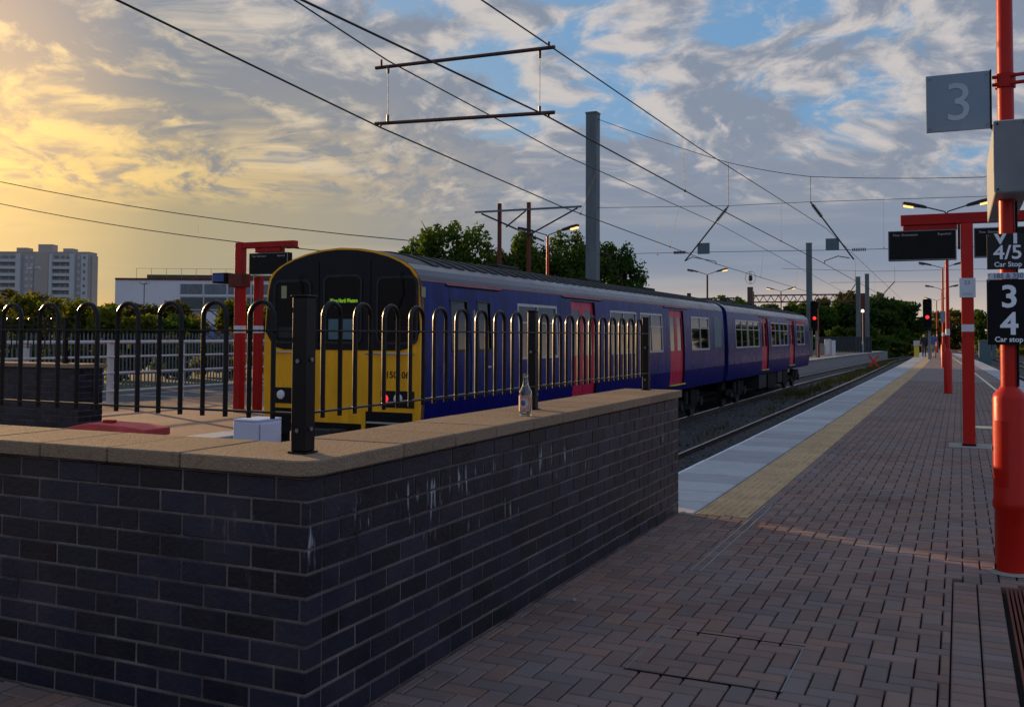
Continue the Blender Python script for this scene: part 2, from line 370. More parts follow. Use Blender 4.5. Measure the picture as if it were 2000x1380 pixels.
    def build(s, name, mats, parent=None, smooth=False, bevel=0.0, org=None, fix=False):
        o_ = wloc(parent) if parent is not None else (org or (0, 0, 0))
        me = s.mesh(name, mats, o_, smooth, bevel, fix)
        return link(name, me, parent, (0, 0, 0) if parent is not None else o_)

def text(s, size, loc, mname, parent, name='lettering', align='CENTER', rz=0.0, depth=.002, bold=0.0, sx=1.0, cut=None):
    cu = bpy.data.curves.new('t', 'FONT'); cu.body = s; cu.size = size; cu.extrude = depth; cu.align_x = align; cu.offset = bold; cu.resolution_u = 3
    to = bpy.data.objects.new('t', cu); COL.objects.link(to)
    me = bpy.data.meshes.new_from_object(to.evaluated_get(bpy.context.evaluated_depsgraph_get())); bpy.data.objects.remove(to)
    mt = Matrix.Rotation(rz, 4, 'Z') @ Matrix.Rotation(R(90), 4, 'X') @ Matrix.Diagonal((sx, 1, 1, 1)); me.transform(mt)
    if cut is not None:
        bm = bmesh.new(); bm.from_mesh(me); bmesh.ops.bisect_plane(bm, geom=bm.verts[:]+bm.edges[:]+bm.faces[:], plane_co=(0, 0, cut), plane_no=(0, 0, 1), clear_outer=True); bm.to_mesh(me); bm.free()
    me.name = name; me.materials.clear(); me.materials.append(MATS[mname])
    return link(name, me, parent, Vector(loc) - wloc(parent))

def shift(Y): return 0.0 if Y < 35 else -1.33e-4*(Y-35)**2
def XL(Y): return -2.86 + shift(Y)
def XR(Y): return 2.95 - .026*Y + shift(Y)
def c1f(Y): return -4.65 + shift(Y)                               # track beside the platform
def c2f(Y): t = max(0, Y-50); return min(-8.38 + .0003*t*t + .014*t, c1f(Y)-.15) if Y > 100 else -8.38 + .0003*t*t + .014*t
def XE(Y): return c2f(Y) - 1.47 if Y > 50 else -9.85                # edge of the platform across the tracks
def ZE(Y): return 0.0 if Y < 50 else max(-.15, -.01*(Y-50))
RAILZ = -.95

# ------------------------------------------------------------------ setting
g = MB(); g.add([(-1800, -300, -1.28), (1800, -300, -1.28), (1800, 2600, -1.28), (-1800, 2600, -1.28)], [(0, 1, 2, 3)])
tag(g.build('ground', 'dirt'), kind='structure')
g = MB()
for i in range(36):
    y0, y1 = 9.0 + i*5, 14.0 + i*5
    g.add([(XE(y0)-.3, y0, -1.08), (XL(y0)+.3, y0, -1.08), (XL(y1)+.3, y1, -1.08), (XE(y1)-.3, y1, -1.08)], [(0, 1, 2, 3)])
bal = tag(g.build('track_bed', 'ballast'), kind='structure')
g = MB()
for i in range(40):
    y0, y1 = -5 + i*6, 1 + i*6
    g.add([(XR(y0)-.3, y0, -1.081), (XR(y0)+13, y0, -1.081), (XR(y1)+13, y1, -1.081), (XR(y1)-.3, y1, -1.081)], [(0, 1, 2, 3)])
tag(g.build('track_bed_right', 'ballast'), kind='structure')
# loose ballast stones
N = 9000; yy = 9 + 46*RNG.random(N)**1.6; cv = np.array([XE(q)+.1 for q in yy]); cw = np.array([XL(q)-.1 for q in yy]); xx = cv + (cw-cv)*RNG.random(N)
sz = .02 + .03*RNG.random(N)
vs = np.zeros((N, 5, 3)); off = np.array([(1, 0, 0), (-.4, .9, 0), (-.5, -.8, 0), (.1, .1, 1.1), (.5, .6, .4)])
ang = RNG.random(N)*6.28; ca, sa = np.cos(ang), np.sin(ang)
for k in range(5):
    o_ = off[k] + .3*(RNG.random((N, 3))-.5)
    vs[:, k, 0] = xx + sz*(o_[:, 0]*ca - o_[:, 1]*sa); vs[:, k, 1] = yy + sz*(o_[:, 0]*sa + o_[:, 1]*ca); vs[:, k, 2] = -1.085 + sz*o_[:, 2]
g = MB(); base = [(0, 1, 3), (1, 2, 3), (2, 0, 3), (0, 4, 1), (0, 3, 4), (4, 3, 1)]
g.v = [tuple(q) for q in vs.reshape(-1, 3)]; g.f = [tuple(a+5*i for a in f) for i in range(N) for f in base]; g.mi = [0]*len(g.f)
tag(g.build('ballast_stones', 'stones', fix=False), 'dark grey ballast stones strewn between the rails', 'ballast', kind='stuff')

def tufts(name, n, xa, xb, ya, yb, h, mname, label, z=-1.08, seed=3):
    rg = np.random.default_rng(seed); g_ = MB()
    cx_ = xa + (xb-xa)*rg.random(n//14); cy_ = ya + (yb-ya)*rg.random(n//14)
    for i in range(n):
        k_ = i % (n//14); x, y = cx_[k_]+.16*rg.normal(), cy_[k_]+.3*rg.normal(); hh = h*(.4+.8*rg.random()); a_ = rg.random()*6.28; w_ = .012+.01*rg.random(); l_ = .5*hh*(rg.random()-.5)
        g_.add([(x-w_*math.cos(a_), y-w_*math.sin(a_), z), (x+w_*math.cos(a_), y+w_*math.sin(a_), z), (x+l_, y+l_*.6, z+hh)], [(0, 1, 2)])
    return tag(g_.build(name, mname), label, 'grass', kind='stuff')
tufts('dry_grass', 3600, -6.9, -5.9, 40, 112, .30, 'leaf_brown', 'dry grass growing between the two tracks beyond the train')
tufts('track_weeds', 420, -6.3, -5.7, 14, 40, .12, 'leaf_brown', 'scattered dull weeds in the ballast near the platform', seed=5)
def track(cf, y0, y1, name, far=False, zr=RAILZ):
    root = link(name, None, loc=(0, y0, zr-.15)); tag(root, kind='structure'); root.empty_display_size = .1
    for s in (-.75, .75):
        base = MB(); top = MB(); n = int((y1-y0)/4)
        ys = [y0 + (y1-y0)*i/n for i in range(n+1)]
        for a, b_ in zip(ys[:-1], ys[1:]):
            xa, xb = cf(a)+s, cf(b_)+s
            for (h0, h1, wd) in ((zr-.15, zr-.135, .07), (zr-.135, zr-.045, .012), (zr-.045, zr-.012, .036)):
                base.add([(xa-wd, a, h0), (xa+wd, a, h0), (xb+wd, b_, h0), (xb-wd, b_, h0), (xa-wd, a, h1), (xa+wd, a, h1), (xb+wd, b_, h1), (xb-wd, b_, h1)],
                         [(0, 1, 5, 4), (4, 5, 6, 7), (1, 2, 6, 5), (3, 0, 4, 7)])
            top.add([(xa-.034, a, zr-.012), (xa+.034, a, zr-.012), (xb+.034, b_, zr-.012), (xb-.034, b_, zr-.012), (xa-.028, a, zr), (xa+.028, a, zr), (xb+.028, b_, zr), (xb-.028, b_, zr)],
                    [(0, 1, 5, 4), (4, 5, 6, 7), (1, 2, 6, 5), (3, 0, 4, 7)])
        r_ = base.build('rail', 'rail_steel', root, fix=True); top.build('running_surface', 'rail_top', r_, fix=True)
    sl = MB().box(-1.25, 1.25, -.125, .125, -.12, 0).mesh('sleeper', 'sleeper', bevel=.012)
    k = 0; y = y0+.3
    while y < y1 and k < 150:
        link('sleeper', sl, root, (cf(y)-0, y-y0, 0.002 + .004*random.random())); y += .68; k += 1
    return root
track(c1f, 9.2, 170, 'track_beside_platform'); track(c2f, 11.6, 170, 'track_under_train')
track(lambda Y: XR(Y)+1.6, 2, 190, 'track_right'); track(lambda Y: XR(Y)+5.2, 2, 190, 'track_far_right')

# ---- the island platform the camera stands on
pl = MB()
Ys = [-6, 0, 3, 8.28, 12] + [16+4*i for i in range(38)]
def strip(mb, fa, fb, ys, z, zf=None):
    for a, b_ in zip(ys[:-1], ys[1:]):
        za, zb = (z, z) if zf is None else (z+zf(a), z+zf(b_))
        mb.add([(fa(a), a, za), (fb(a), a, za), (fb(b_), b_, zb), (fa(b_), b_, zb)], [(0, 1, 2, 3)])
def left_lim(Y): return -30 if Y < 8.279 else XL(Y)
strip(pl, XL, XR, [8.28]+Ys[4:], -.05); strip(pl, lambda Y: -9.85, XR, [-6, 8.28], -.05)
for a, b_ in zip([8.28]+Ys[4:-1], Ys[4:]):
    pl.add([(XL(a)+.06, a, -1.28), (XL(b_)+.06, b_, -1.28), (XL(b_)+.06, b_, -.05), (XL(a)+.06, a, -.05)], [(3, 2, 1, 0)])
for a, b_ in zip(Ys[:-1], Ys[1:]):
    pl.add([(XR(a)-.06, a, -1.28), (XR(b_)-.06, b_, -1.28), (XR(b_)-.06, b_, -.05), (XR(a)-.06, a, -.05)], [(0, 1, 2, 3)])
pl.add([(-9.85, 8.28, -1.28), (-2.8, 8.28, -1.28), (-2.8, 8.28, -.05), (-9.85, 8.28, -.05)], [(0, 3, 2, 1)])
platform = tag(pl.build('platform', 'paver_joint'), kind='structure')
# herringbone paving
U_ = .1030
wall_x, wall_y0, wall_y1 = -2.22, 3.0, 8.28
def paver_mesh(lx, ly):
    q = MB(); c = .0055; hx, hy = lx/2-.0042, ly/2-.0042; z1 = 0.0; z0 = -.045
    q.add([(-hx, -hy, z0), (hx, -hy, z0), (hx, hy, z0), (-hx, hy, z0), (-hx, -hy, z1-c), (hx, -hy, z1-c), (hx, hy, z1-c), (-hx, hy, z1-c),
           (-hx+c, -hy+c, z1), (hx-c, -hy+c, z1), (hx-c, hy-c, z1), (-hx+c, hy-c, z1)],
          [(8, 9, 10, 11), (4, 5, 9, 8), (5, 6, 10, 9), (6, 7, 11, 10), (7, 4, 8, 11), (0, 1, 5, 4), (1, 2, 6, 5), (2, 3, 7, 6), (3, 0, 4, 7)])
    return q
pieces = []
STK = (-.055, .225, 6.70)                                     # stacked border strip beside the drain
def clip_piece(x0, x1, y0, y1):
    """cut a block at the wall, the blister tiles, the border strip and the line of slabs"""
    ym = (y0+y1)/2
    if y0 < 2.0 or ym > 36: return None
    if ym > wall_y1: x0 = max(x0, -1.632+shift(ym))
    elif ym < 3.0 or (y0 < 2.98 and (x0+x1)/2 < wall_x): x0 = max(x0, -5.6); y1 = min(y1, 2.998)
    else: x0 = max(x0, wall_x+.002); y0 = max(y0, 3.0) if x1 < wall_x else y0
    x1 = min(x1, XR(ym)-.742)
    if y0 < STK[2]:
        if y1 <= STK[2]+.001 or ym < STK[2]: x1 = min(x1, STK[0]-.001)
    if x1-x0 < .018 or y1-y0 < .018: return None
    return x0, x1, y0, y1
shapes = {}
for gy in range(10, 352):
    for gx in range(-56, 28):
        r_ = (gx-gy) % 4
        if r_ == 0: q = (gx*U_, (gx+2)*U_, gy*U_, (gy+1)*U_)
        elif r_ == 3: q = (gx*U_, (gx+1)*U_, gy*U_, (gy+2)*U_)
        else: continue
        q = clip_piece(*q)
        if not q: continue
        k_ = (round(q[1]-q[0], 3), round(q[3]-q[2], 3))
        if k_ not in shapes: shapes[k_] = paver_mesh(*k_)
        pieces.append(((q[0]+q[1])/2, (q[2]+q[3])/2, shapes[k_]))
yy_ = STK[2]-U_/2
while yy_ > 2:
    for j in range(2): pieces.append((STK[0]+.066 + j*.135, yy_, None))
    yy_ -= U_
pS = paver_mesh(.135, U_)
pieces = [(x, y, pS if q is None else q) for x, y, q in pieces]
mesh_of = {id(q): q.mesh('paver', 'paver') for q in [pS, *shapes.values()]}
def in_view(x, y):                                            # pieces that fall inside the picture, nearest first
    dd = Vector((x, y, -1.52)); zz = dd.dot(Fv)
    if zz < .5: return 1e9
    u, v_ = dd.dot(Rv)/zz, dd.dot(Uv)/zz
    return zz if abs(u) < .53 and v_ > -.42 else 1e6+zz
pieces.sort(key=lambda q: in_view(q[0], q[1]))
rest = MB()
for i, (x, y, q) in enumerate(pieces):
    dz = -.003*random.random()
    if i < 300: link('paver', mesh_of[id(q)], platform, (x, y, dz))
    else: rest.add([(a+x, b_+y, e+dz) for a, b_, e in q.v], q.f)
tag(rest.build('paving', 'paver', platform), kind='stuff')
f_ = MB(); strip(f_, lambda Y: -1.63+shift(Y), lambda Y: XR(Y)-.74, [36]+[40+4*i for i in range(32)], -.001); strip(f_, lambda Y: -9.85, lambda Y: -2.68, [3.45, 8.28], -.001); strip(f_, lambda Y: -9.85, lambda Y: .0, [-6, 1.9], -.001)
f_.build('far_paving', 'paver_far', platform)
# edge slabs, blister tiles, painted line, right-hand slabs
sl = MB().box(-.378, .36, -.291, .291, -.09, 0).mesh('edge_slab', 'edge_slab', bevel=.008)
nos = MB().box(-.41, -.378, -.300, .300, -.10, .002).mesh('nosing', 'edge_nosing', bevel=.008)
slr = MB().box(-.33, .36, -.291, .291, -.09, 0).mesh('edge_slab', 'edge_slab', bevel=.008)
tt = MB().box(-.221, .221, -.221, .221, -.05, -.004)
for i in range(7):
    for j in range(7):
        x, y = -.19+.0635*i, -.19+.0635*j
        tt.add([(x-.02, y-.02, -.004), (x+.02, y-.02, -.004), (x+.02, y+.02, -.004), (x-.02, y+.02, -.004), (x-.011, y-.011, .004), (x+.011, y-.011, .004), (x+.011, y+.011, .004), (x-.011, y+.011, .004)],
               [(4, 5, 6, 7), (0, 1, 5, 4), (1, 2, 6, 5), (2, 3, 7, 6), (3, 0, 4, 7)])
tile = tt.mesh('blister_tile', 'tactile'); plain = MB().box(-.222, .222, -.222, .222, -.05, .001).mesh('blister_tile', 'tactile')
for i in range(150):
    y = 8.28+.3+.6*i; s_ = link('edge_slab', sl, platform, (XL(y)+.40, y, -.004*random.random())); link('nosing', nos, s_, (0, 0, 0))
for i in range(200):
    y = 8.28+.225+.45*i; link('blister_tile', tile if y < 45 else plain, platform, (-1.855+shift(y), y, -.001))
for i in range(150):
    y = 6+.3+.6*i; link('edge_slab', slr, platform, (XR(y)-.36, y, -.004*random.random()))
f_ = MB(); strip(f_, lambda Y: XR(Y)-1.27, lambda Y: XR(Y)-1.19, [4+4*i for i in range(36)], .0035); f_.build('painted_line', 'line_paint', platform)
f_ = MB(); f_.lathe([(.001, 0), (.24, 0), (.24, .004), (.001, .004)], (.40, 18.2, 0), 24); f_.build('painted_disc', 'line_paint', platform)
f_ = MB().box(-.16, .44, 14.76, 15.36, -.04, .004); f_.build('post_footing', 'concrete', platform, bevel=.004)
f_ = MB(); 
for x in (-1.605, -1.545): f_.box(x, x+.012, 6.25, 8.9, -.03, .004)
f_.build('slot_drain', 'steel_gray', platform)
mh = MB()
for a in ((-1.408, -1.402, 4.31, 5.04), (-.714, -.708, 4.31, 4.95)): mh.box(*a, -.03, .001)
mh.build('cover_frame', 'steel_gray', platform)
mh = MB(); mh.box(-1.41, -.705, 4.300, 4.309, -.03, .002); mh.box(-1.41, -.705, 4.985, 4.989, -.03, .001); mh.build('cover_frame', 'under_black', platform)
dr = MB()
for i in range(20): dr.box(.235+i*.022, .247+i*.022, 2, 6.66, -.04, .003)
dr.build('drain_grating', 'rust_brown', platform)

# ---- platform across the tracks, with car park and verge behind
lp_ = MB(); ysL = [8.28, 11.0, 20, 30, 40, 50, 55, 60, 65, 70, 80, 90, 100, 110, 119]
strip(lp_, lambda Y: -16.6, lambda Y: XE(Y)-.55, ysL, -.002, ZE); strip(lp_, lambda Y: -16.6, lambda Y: -9.85, [-6, 8.28], -.003)
lplat = tag(lp_.build('platform_across', 'paver_left'), kind='structure')
lw = MB()
for a, b_ in zip(ysL[:-1], ysL[1:]):
    lw.add([(XE(a)-.08, a, -1.28), (XE(b_)-.08, b_, -1.28), (XE(b_)-.08, b_, ZE(b_)-.08), (XE(a)-.08, a, ZE(a)-.08)], [(0, 1, 2, 3)])
lw.add([(-16.6, 119, -1.28), (XE(119)-.08, 119, -1.28), (XE(119)-.08, 119, ZE(119)-.01), (-16.6, 119, ZE(119)-.01)], [(0, 1, 2, 3)])
lw.build('platform_wall', 'concrete', lplat, fix=False)
es = MB().box(-.55, 0, -.448, .448, -.08, .003).mesh('edge_slab', 'edge_slab', bevel=.008)
for i in range(120):
    y = 8.3+.45+.9*i
    if y < 118.5: link('edge_slab', es, lplat, (XE(y), y, ZE(y)))
cp = MB().add([(-60, -60, -.32), (-16.6, -60, -.32), (-16.6, 119, -.32), (-60, 119, -.32)], [(0, 1, 2, 3)])
car_park = tag(cp.build('car_park', 'asphalt'), kind='structure')
cm = MB()
for i in range(24):
    y = 4+i*2.5; cm.add([(-22.5, y, -.316), (-18.2, y, -.316), (-18.2, y+.1, -.316), (-22.5, y+.1, -.316)], [(0, 1, 2, 3)])
cm.add([(-22.6, 0, -.315), (-22.5, 0, -.315), (-22.5, 66, -.315), (-22.6, 66, -.315)], [(0, 1, 2, 3)])
cm.build('bay_marking', 'white_paint', car_park)
vg = MB().add([(-60, -60, -.30), (-24.6, -60, -.30), (-24.6, 119, -.30), (-60, 119, -.30)], [(0, 1, 2, 3)])
tag(vg.build('verge', 'verge'), kind='structure')
rp = MB().box(11.5, 20, 5, 140, -1.28, 0.0); tag(rp.build('platform_right', 'paver_left'), kind='structure')

# ------------------------------------------------------------------ brick walls with coping
COURSE, BL, BD = .089, .231, .1025
def brick_wall(name, label, runs, top, org, limit, coping_w, capname='coping_slab'):
    """runs: list of (axis, fixed face coordinate, out direction, a, b, start offset)"""
    root = thing(name, label, 'wall', org)
    meshes = {}
    def bm_(lx, ly, k):
        if (lx, ly, k) not in meshes:
            q = MB().box(-lx/2+.0045, lx/2-.0045, -ly/2, ly/2, -COURSE/2+.0045, COURSE/2-.0045)
            meshes[(lx, ly, k)] = q.mesh('brick', 'brick', bevel=.0035)
        return meshes[(lx, ly, k)]
    items = []
    for axis, face, outd, a, b_, flip in runs:
        for c in range(11):
            z = COURSE*(c+.5) - .0
            t = a - (BL/2 if (c+flip) % 2 else 0)
            while t < b_-.01:
                t0, t1 = max(t, a), min(t+BL, b_)
                if t1-t0 > .03: items.append((axis, face, outd, (t0+t1)/2, z, round(t1-t0, 4)))
                t += BL
    def key(q):
        axis, face, outd, t, z, L_ = q; pt = Vector((t, face, z-1.52) if axis == 'x' else (face, t, z-1.52))
        zz = pt.dot(Fv)
        if zz < .2: return 1e9
        u, v_ = pt.dot(Rv)/zz, pt.dot(Uv)/zz
        return zz if abs(u) < .55 and -.44 < v_ < .34 else 1e6+zz
    items.sort(key=key); rest = MB()
    for i, (axis, face, outd, t, z, L_) in enumerate(items):
        jit = .0025*(random.random()-.5)
        if axis == 'x': loc = Vector((t, face - outd*BD/2 + jit, z)); lx, ly = L_, BD
        else: loc = Vector((face - outd*BD/2 + jit, t, z)); lx, ly = BD, L_
        if i < limit:
            if axis == 'x': o = link('brick', bm_(L_, BD, 0), root, loc-wloc(root))
            else: o = link('brick', bm_(L_, BD, 0), root, loc-wloc(root)); o.rotation_euler.z = R(90)
        else:
            ex = .0045
            if axis == 'x': rest.box(loc.x-lx/2+ex, loc.x+lx/2-ex, loc.y-ly/2, loc.y+ly/2, z-COURSE/2+ex, z+COURSE/2-ex)
            else: rest.box(loc.x-lx/2, loc.x+lx/2, loc.y-ly/2+ex, loc.y+ly/2-ex, z-COURSE/2+ex, z+COURSE/2-ex)
    if rest.v: tag(rest.build('brickwork', 'brick', root, bevel=.0035), kind='stuff')
    return root

TOPZ = 11*COURSE                                                  # underside of the coping
wall = brick_wall('brick_wall', 'dark blue brick wall with pale coping, turning a corner in the foreground',
                  [('x', 3.0, -1, -5.6, wall_x+.0045, 0), ('y', wall_x, 1, 3.0+BD, wall_y1, 1)], TOPZ, (-2.45, 3.25, 0), 300, .46)
core = MB().box(-5.6, -2.2235, 3.0035, 3.40, -.06, TOPZ-.001).box(-2.65, -2.2240, 3.39, wall_y1-.006, -.06, TOPZ-.0015)
core.build('mortar', 'mortar', wall)
bed = MB().box(-5.6, -2.235, 3.02, 3.39, TOPZ-.001, TOPZ+.012).box(-2.64, -2.235, 3.38, wall_y1-.01, TOPZ-.001, TOPZ+.0115); bed.build('mortar', 'mortar', wall)
C0, C1 = TOPZ+.010, TOPZ+.070
# coping: corner slab with rounded nose, then slabs along both runs
x_out, y_out = wall_x+.045, 3.0-.045; x_in, y_in = -2.69, 3.44
pts = []
for i in range(7):
    th = -math.pi/2 + i*(math.pi/2)/6; pts.append((x_out-.09+.09*math.cos(th), y_out+.09+.09*math.sin(th)))
corner = MB().prism_z([(-2.80, y_out)] + pts + [(x_out, 3.62), (x_in, 3.62), (x_in, y_in), (-2.80, y_in)], C0, C1)
corner.build('coping_slab', 'coping', wall, bevel=.005)
xs = -2.806
while xs > -5.6:
    q = MB().box(xs-.385, xs, y_out, y_in, C0, C1 + .002*random.random()); q.build('coping_slab', 'coping', wall, bevel=.005); xs -= .391
ysl = 3.626; k = 0
while ysl < wall_y1-.05:
    L_ = min(.44 if k % 2 else .47, wall_y1+.02-ysl); q = MB().box(x_in, x_out, ysl, ysl+L_, C0, C1+.002*random.random()); q.build('coping_slab', 'coping', wall, bevel=.005); ysl += L_+.006; k += 1
CT = C1 + .001

wall2 = brick_wall('brick_wall', 'low dark brick wall behind the railing at the left picture edge', [('x', 10.5, -1, -15.5, -11.9255, 0), ('y', -11.93, 1, 10.5+BD, 10.5+BD+.35, 1)], TOPZ, (-13.0, 10.7, 0), 300, .46)
MB().box(-15.5, -11.936, 10.507, 10.94, 0, TOPZ).build('mortar', 'mortar', wall2)
for i in range(8): MB().box(-15.5+i*.452, -15.5+i*.452+.446, 10.455, 10.99, C0, C1).build('coping_slab', 'coping', wall2, bevel=.005)

# ------------------------------------------------------------------ bow-topped railings
def hoop_mesh(zb, zt, w=.125, r=.0108):
    pts = [(-w/2, 0, zb), (-w/2, 0, zt-w/2)]
    for i in range(1, 12):
        th = math.pi - math.pi*i/12; pts.append((w/2*math.cos(th), 0, zt-w/2+w/2*math.sin(th)))
    pts += [(w/2, 0, zt-w/2), (w/2, 0, zb)]
    return MB().tube(pts, r, 8).mesh('hoop', 'fence_black', smooth=True)
HB, HT, RT, RB = 1.168, 1.652, 1.532, 1.195
def post(root, x, y, top, base, s=.034):
    o = MB().box(x-s, x+s, y-s, y+s, base+.008, top).build('post', 'fence_black', root, bevel=.004)
    MB().box(x-s-.004, x+s+.004, y-s-.004, y+s+.004, top+.0005, top+.008).build('post_cap', 'fence_black', o, bevel=.002)
    MB().box(x-s-.008, x+s+.008, y-s-.008, y+s+.008, base, base+.0075).build('base_plate', 'fence_black', o)
    for zz in (RT-.12, RB-.055):
        MB().tube([(x+.0, y-s-.008, zz), (x+.0, y-s+.004, zz)], .0085, 10).build('bolt', 'bolt', o); MB().tube([(x+s-.004, y, zz+.006), (x+s+.008, y, zz+.006)], .0085, 10).build('bolt', 'bolt', o)
fence = thing('bow_top_railing', 'black bow-topped railing standing on the foreground wall coping', 'railing', (-2.44, 3.25, CT))
hm = hoop_mesh(HB, HT)
hm.transform(Matrix.Translation((0, 0, -CT)))
i = 0
for k in range(12): link('hoop', hm, fence, (-.205-.25*k-(.0), .0, 0))
for y in [3.46+.239*k for k in range(9)] + [5.80+.2275*k for k in range(10)]:
    o = link('hoop', hm, fence, (0, y-3.25, 0)); o.rotation_euler.z = R(90)
flat = lambda x0, x1, y0, y1, z: MB().box(x0, x1, y0, y1, z-.004, z+.004)
flat(-5.6, -2.425, 3.232, 3.268, RT).build('rail', 'fence_black', fence, bevel=.002); flat(-5.6, -2.425, 3.23, 3.27, RB).build('rail', 'fence_black', fence, bevel=.002)
flat(-2.458, -2.422, 3.275, 5.61, RT+.0005).build('rail', 'fence_black', fence, bevel=.002); flat(-2.46, -2.42, 3.275, 5.61, RB+.0005).build('rail', 'fence_black', fence, bevel=.002)
flat(-2.458, -2.422, 5.66, 8.06, RT+.0005).build('rail', 'fence_black', fence, bevel=.002); flat(-2.46, -2.42, 5.66, 8.06, RB+.0005).build('rail', 'fence_black', fence, bevel=.002)
post(fence, -5.52, 3.25, 1.665, CT, .032); post(fence, -2.365, 3.165, 1.665, CT); post(fence, -2.45, 5.64, 1.665, CT, .027); post(fence, -2.45, 8.08, 1.665, CT, .027)

fence2 = thing('bow_top_railing', 'black bow-topped railing on the low wall at the left picture edge', 'railing', (-13.0, 10.7, CT))
for k in range(12): link('hoop', hm, fence2, (.28-.25*k, 0, .1))
MB().box(-15.5, -12.42, 10.68, 10.72, 1.628, 1.640).build('rail', 'fence_black', fence2); MB().box(-15.5, -12.42, 10.68, 10.72, 1.290, 1.302).build('rail', 'fence_black', fence2)
post(fence2, -12.46, 10.7, 1.74, CT, .03)

# bottle on the coping
bt = thing('glass_bottle', 'empty clear glass bottle with red label standing on the wall coping', 'bottle', (-2.30, 5.19, CT))
prof = [(.030, 0), (.0375, .004), (.0385, .012), (.0385, .128), (.0365, .142), (.026, .160), (.0185, .178), (.0150, .205), (.0138, .222), (.0165, .224), (.0165, .236), (.0140, .238), (.0140, .246), (.0118, .246), (.0116, .222), (.0125, .205), (.0160, .178), (.0235, .159), (.0335, .141), (.0352, .128), (.0352, .014), (.026, .009), (.001, .008)]
MB().lathe(prof, (-2.30, 5.19, CT), 28).build('bottle_body', 'bottle_glass', bt, smooth=True)
q = MB(); n_ = 22
for i in range(n_):
    for j in range(2):
        pass
a0, a1 = R(-150), R(-25)
vs = [(-2.30+.0390*math.cos(a0+(a1-a0)*i/n_), 5.19+.0390*math.sin(a0+(a1-a0)*i/n_), CT+z) for z in (.026, .118) for i in range(n_+1)]
q.add(vs, [(i, i+1, i+n_+2, i+n_+1) for i in range(n_)]); q.build('label', 'bottle_label', bt, smooth=True)

# pale electrical cabinet and red lid behind the wall
cb = thing('electrical_cabinet', 'small pale blue electrical cabinet just behind the wall corner', 'cabinet', (-5.28, 6.5, 0))
MB().box(-5.46, -5.21, 6.36, 6.68, .05, .795).build('cabinet_body', 'cabinet', cb, bevel=.008)
MB().box(-5.46, -5.21, 6.36, 6.68, .797, .815).build('lid', 'cabinet', cb, bevel=.004)
MB().box(-5.206, -5.195, 6.39, 6.65, .10, .78).build('door', 'cabinet', cb, bevel=.004)
MB().box(-5.5, -5.17, 6.34, 6.70, 0, .05).build('plinth', 'concrete', cb)
vp = thing('vent_pipe', 'dark stub of pipe rising beside the pale electrical cabinet', 'pipe', (-5.10, 6.72, 0))
MB().tube([(-5.10, 6.72, 0), (-5.10, 6.72, .62)], .035, 12).build('pipe', 'under_gray', vp, smooth=True)
MB().tube([(-5.10, 6.72, .622), (-5.10, 6.72, .70)], .043, 12).build('collar', 'steel_gray', vp, smooth=True)
gb = thing('grit_bin', 'low sunlit red bin with sloping lid beside the left brick wall', 'bin', (-10.7, 10.05, 0))
MB().prism_y([(-11.5, 0), (-9.95, 0), (-9.95, .12), (-11.5, .12)], 9.85, 10.25).build('bin_body', 'lid_red', gb, bevel=.01)
MB().prism_y([(-11.55, .122), (-9.93, .122), (-9.93, .225), (-10.3, .26), (-11.0, .27), (-11.55, .16)], 9.82, 10.3).build('lid', 'lid_red', gb, bevel=.012)
MB().box(-10.9, -10.72, 10.0, 10.1, .271, .305).build('handle', 'dark_red', gb, bevel=.006)

# ------------------------------------------------------------------ the train
HALF = [(.02, 1.335), (.20, 1.375), (.55, 1.405), (.95, 1.41), (1.10, 1.41), (1.26, 1.405), (1.55, 1.395), (1.76, 1.385), (2.05, 1.365), (2.2, 1.352), (2.30, 1.335)]
ROOF = [(2.30, 1.335), (2.37, 1.315), (2.46, 1.25), (2.55, 1.12), (2.64, .92), (2.72, .66), (2.78, .36), (2.805, 0)]
CX = -8.385
def hw(z):
    for (z0, w0), (z1, w1) in zip(HALF[:-1], HALF[1:]):
        if z0 <= z <= z1: return w0 + (w1-w0)*(z-z0)/(z1-z0)
    return HALF[-1][1]
def car_side(root, y0, y1, ops, s):
    ys = sorted({y0, y1, *[a for o in ops for a in o[:2]]}); zs = [q[0] for q in HALF]
    up_, lo_ = MB(), MB()
    for a, b_ in zip(ys[:-1], ys[1:]):
        for z0, z1 in zip(zs[:-1], zs[1:]):
            if any(o[0] < (a+b_)/2 < o[1] and o[2] < (z0+z1)/2 < o[3] for o in ops): continue
            t = lo_ if z1 <= .56 else up_
            f = (0, 1, 2, 3) if s > 0 else (3, 2, 1, 0)
            t.add([(CX+s*hw(z0), a, z0), (CX+s*hw(z0), b_, z0), (CX+s*hw(z1), b_, z1), (CX+s*hw(z1), a, z1)], [f])
    for t, nm, mt_ in ((up_, 'body_side', 'train_blue'), (lo_, 'lower_side', 'train_navy')):
        me = t.mesh(nm, mt_, wloc(root)); bm = bmesh.new(); bm.from_mesh(me); bmesh.ops.remove_doubles(bm, verts=bm.verts, dist=1e-4); bm.to_mesh(me); bm.free()
        me.polygons.foreach_set('use_smooth', [True]*len(me.polygons)); link(nm, me, root)
def ring(mb, s, ya, yb, za, zb, w, proud, inn):
    for a, b_, c, e in ((ya-.0, yb+.0, za, za+w), (ya-.0, yb+.0, zb-w, zb), (ya, ya+w, za+w, zb-w), (yb-w, yb, za+w, zb-w)):
        x0a, x0b = hw(c), hw(e); k = []
        for yy2 in (a, b_):
            for zz, xx2 in ((c, x0a), (e, x0b)):
                k += [(CX+s*(xx2+proud), yy2, zz), (CX+s*(xx2-inn), yy2, zz)]
        mb.add(k, [(0, 4, 6, 2), (1, 3, 7, 5), (0, 1, 5, 4), (2, 6, 7, 3), (0, 2, 3, 1), (4, 5, 7, 6)])
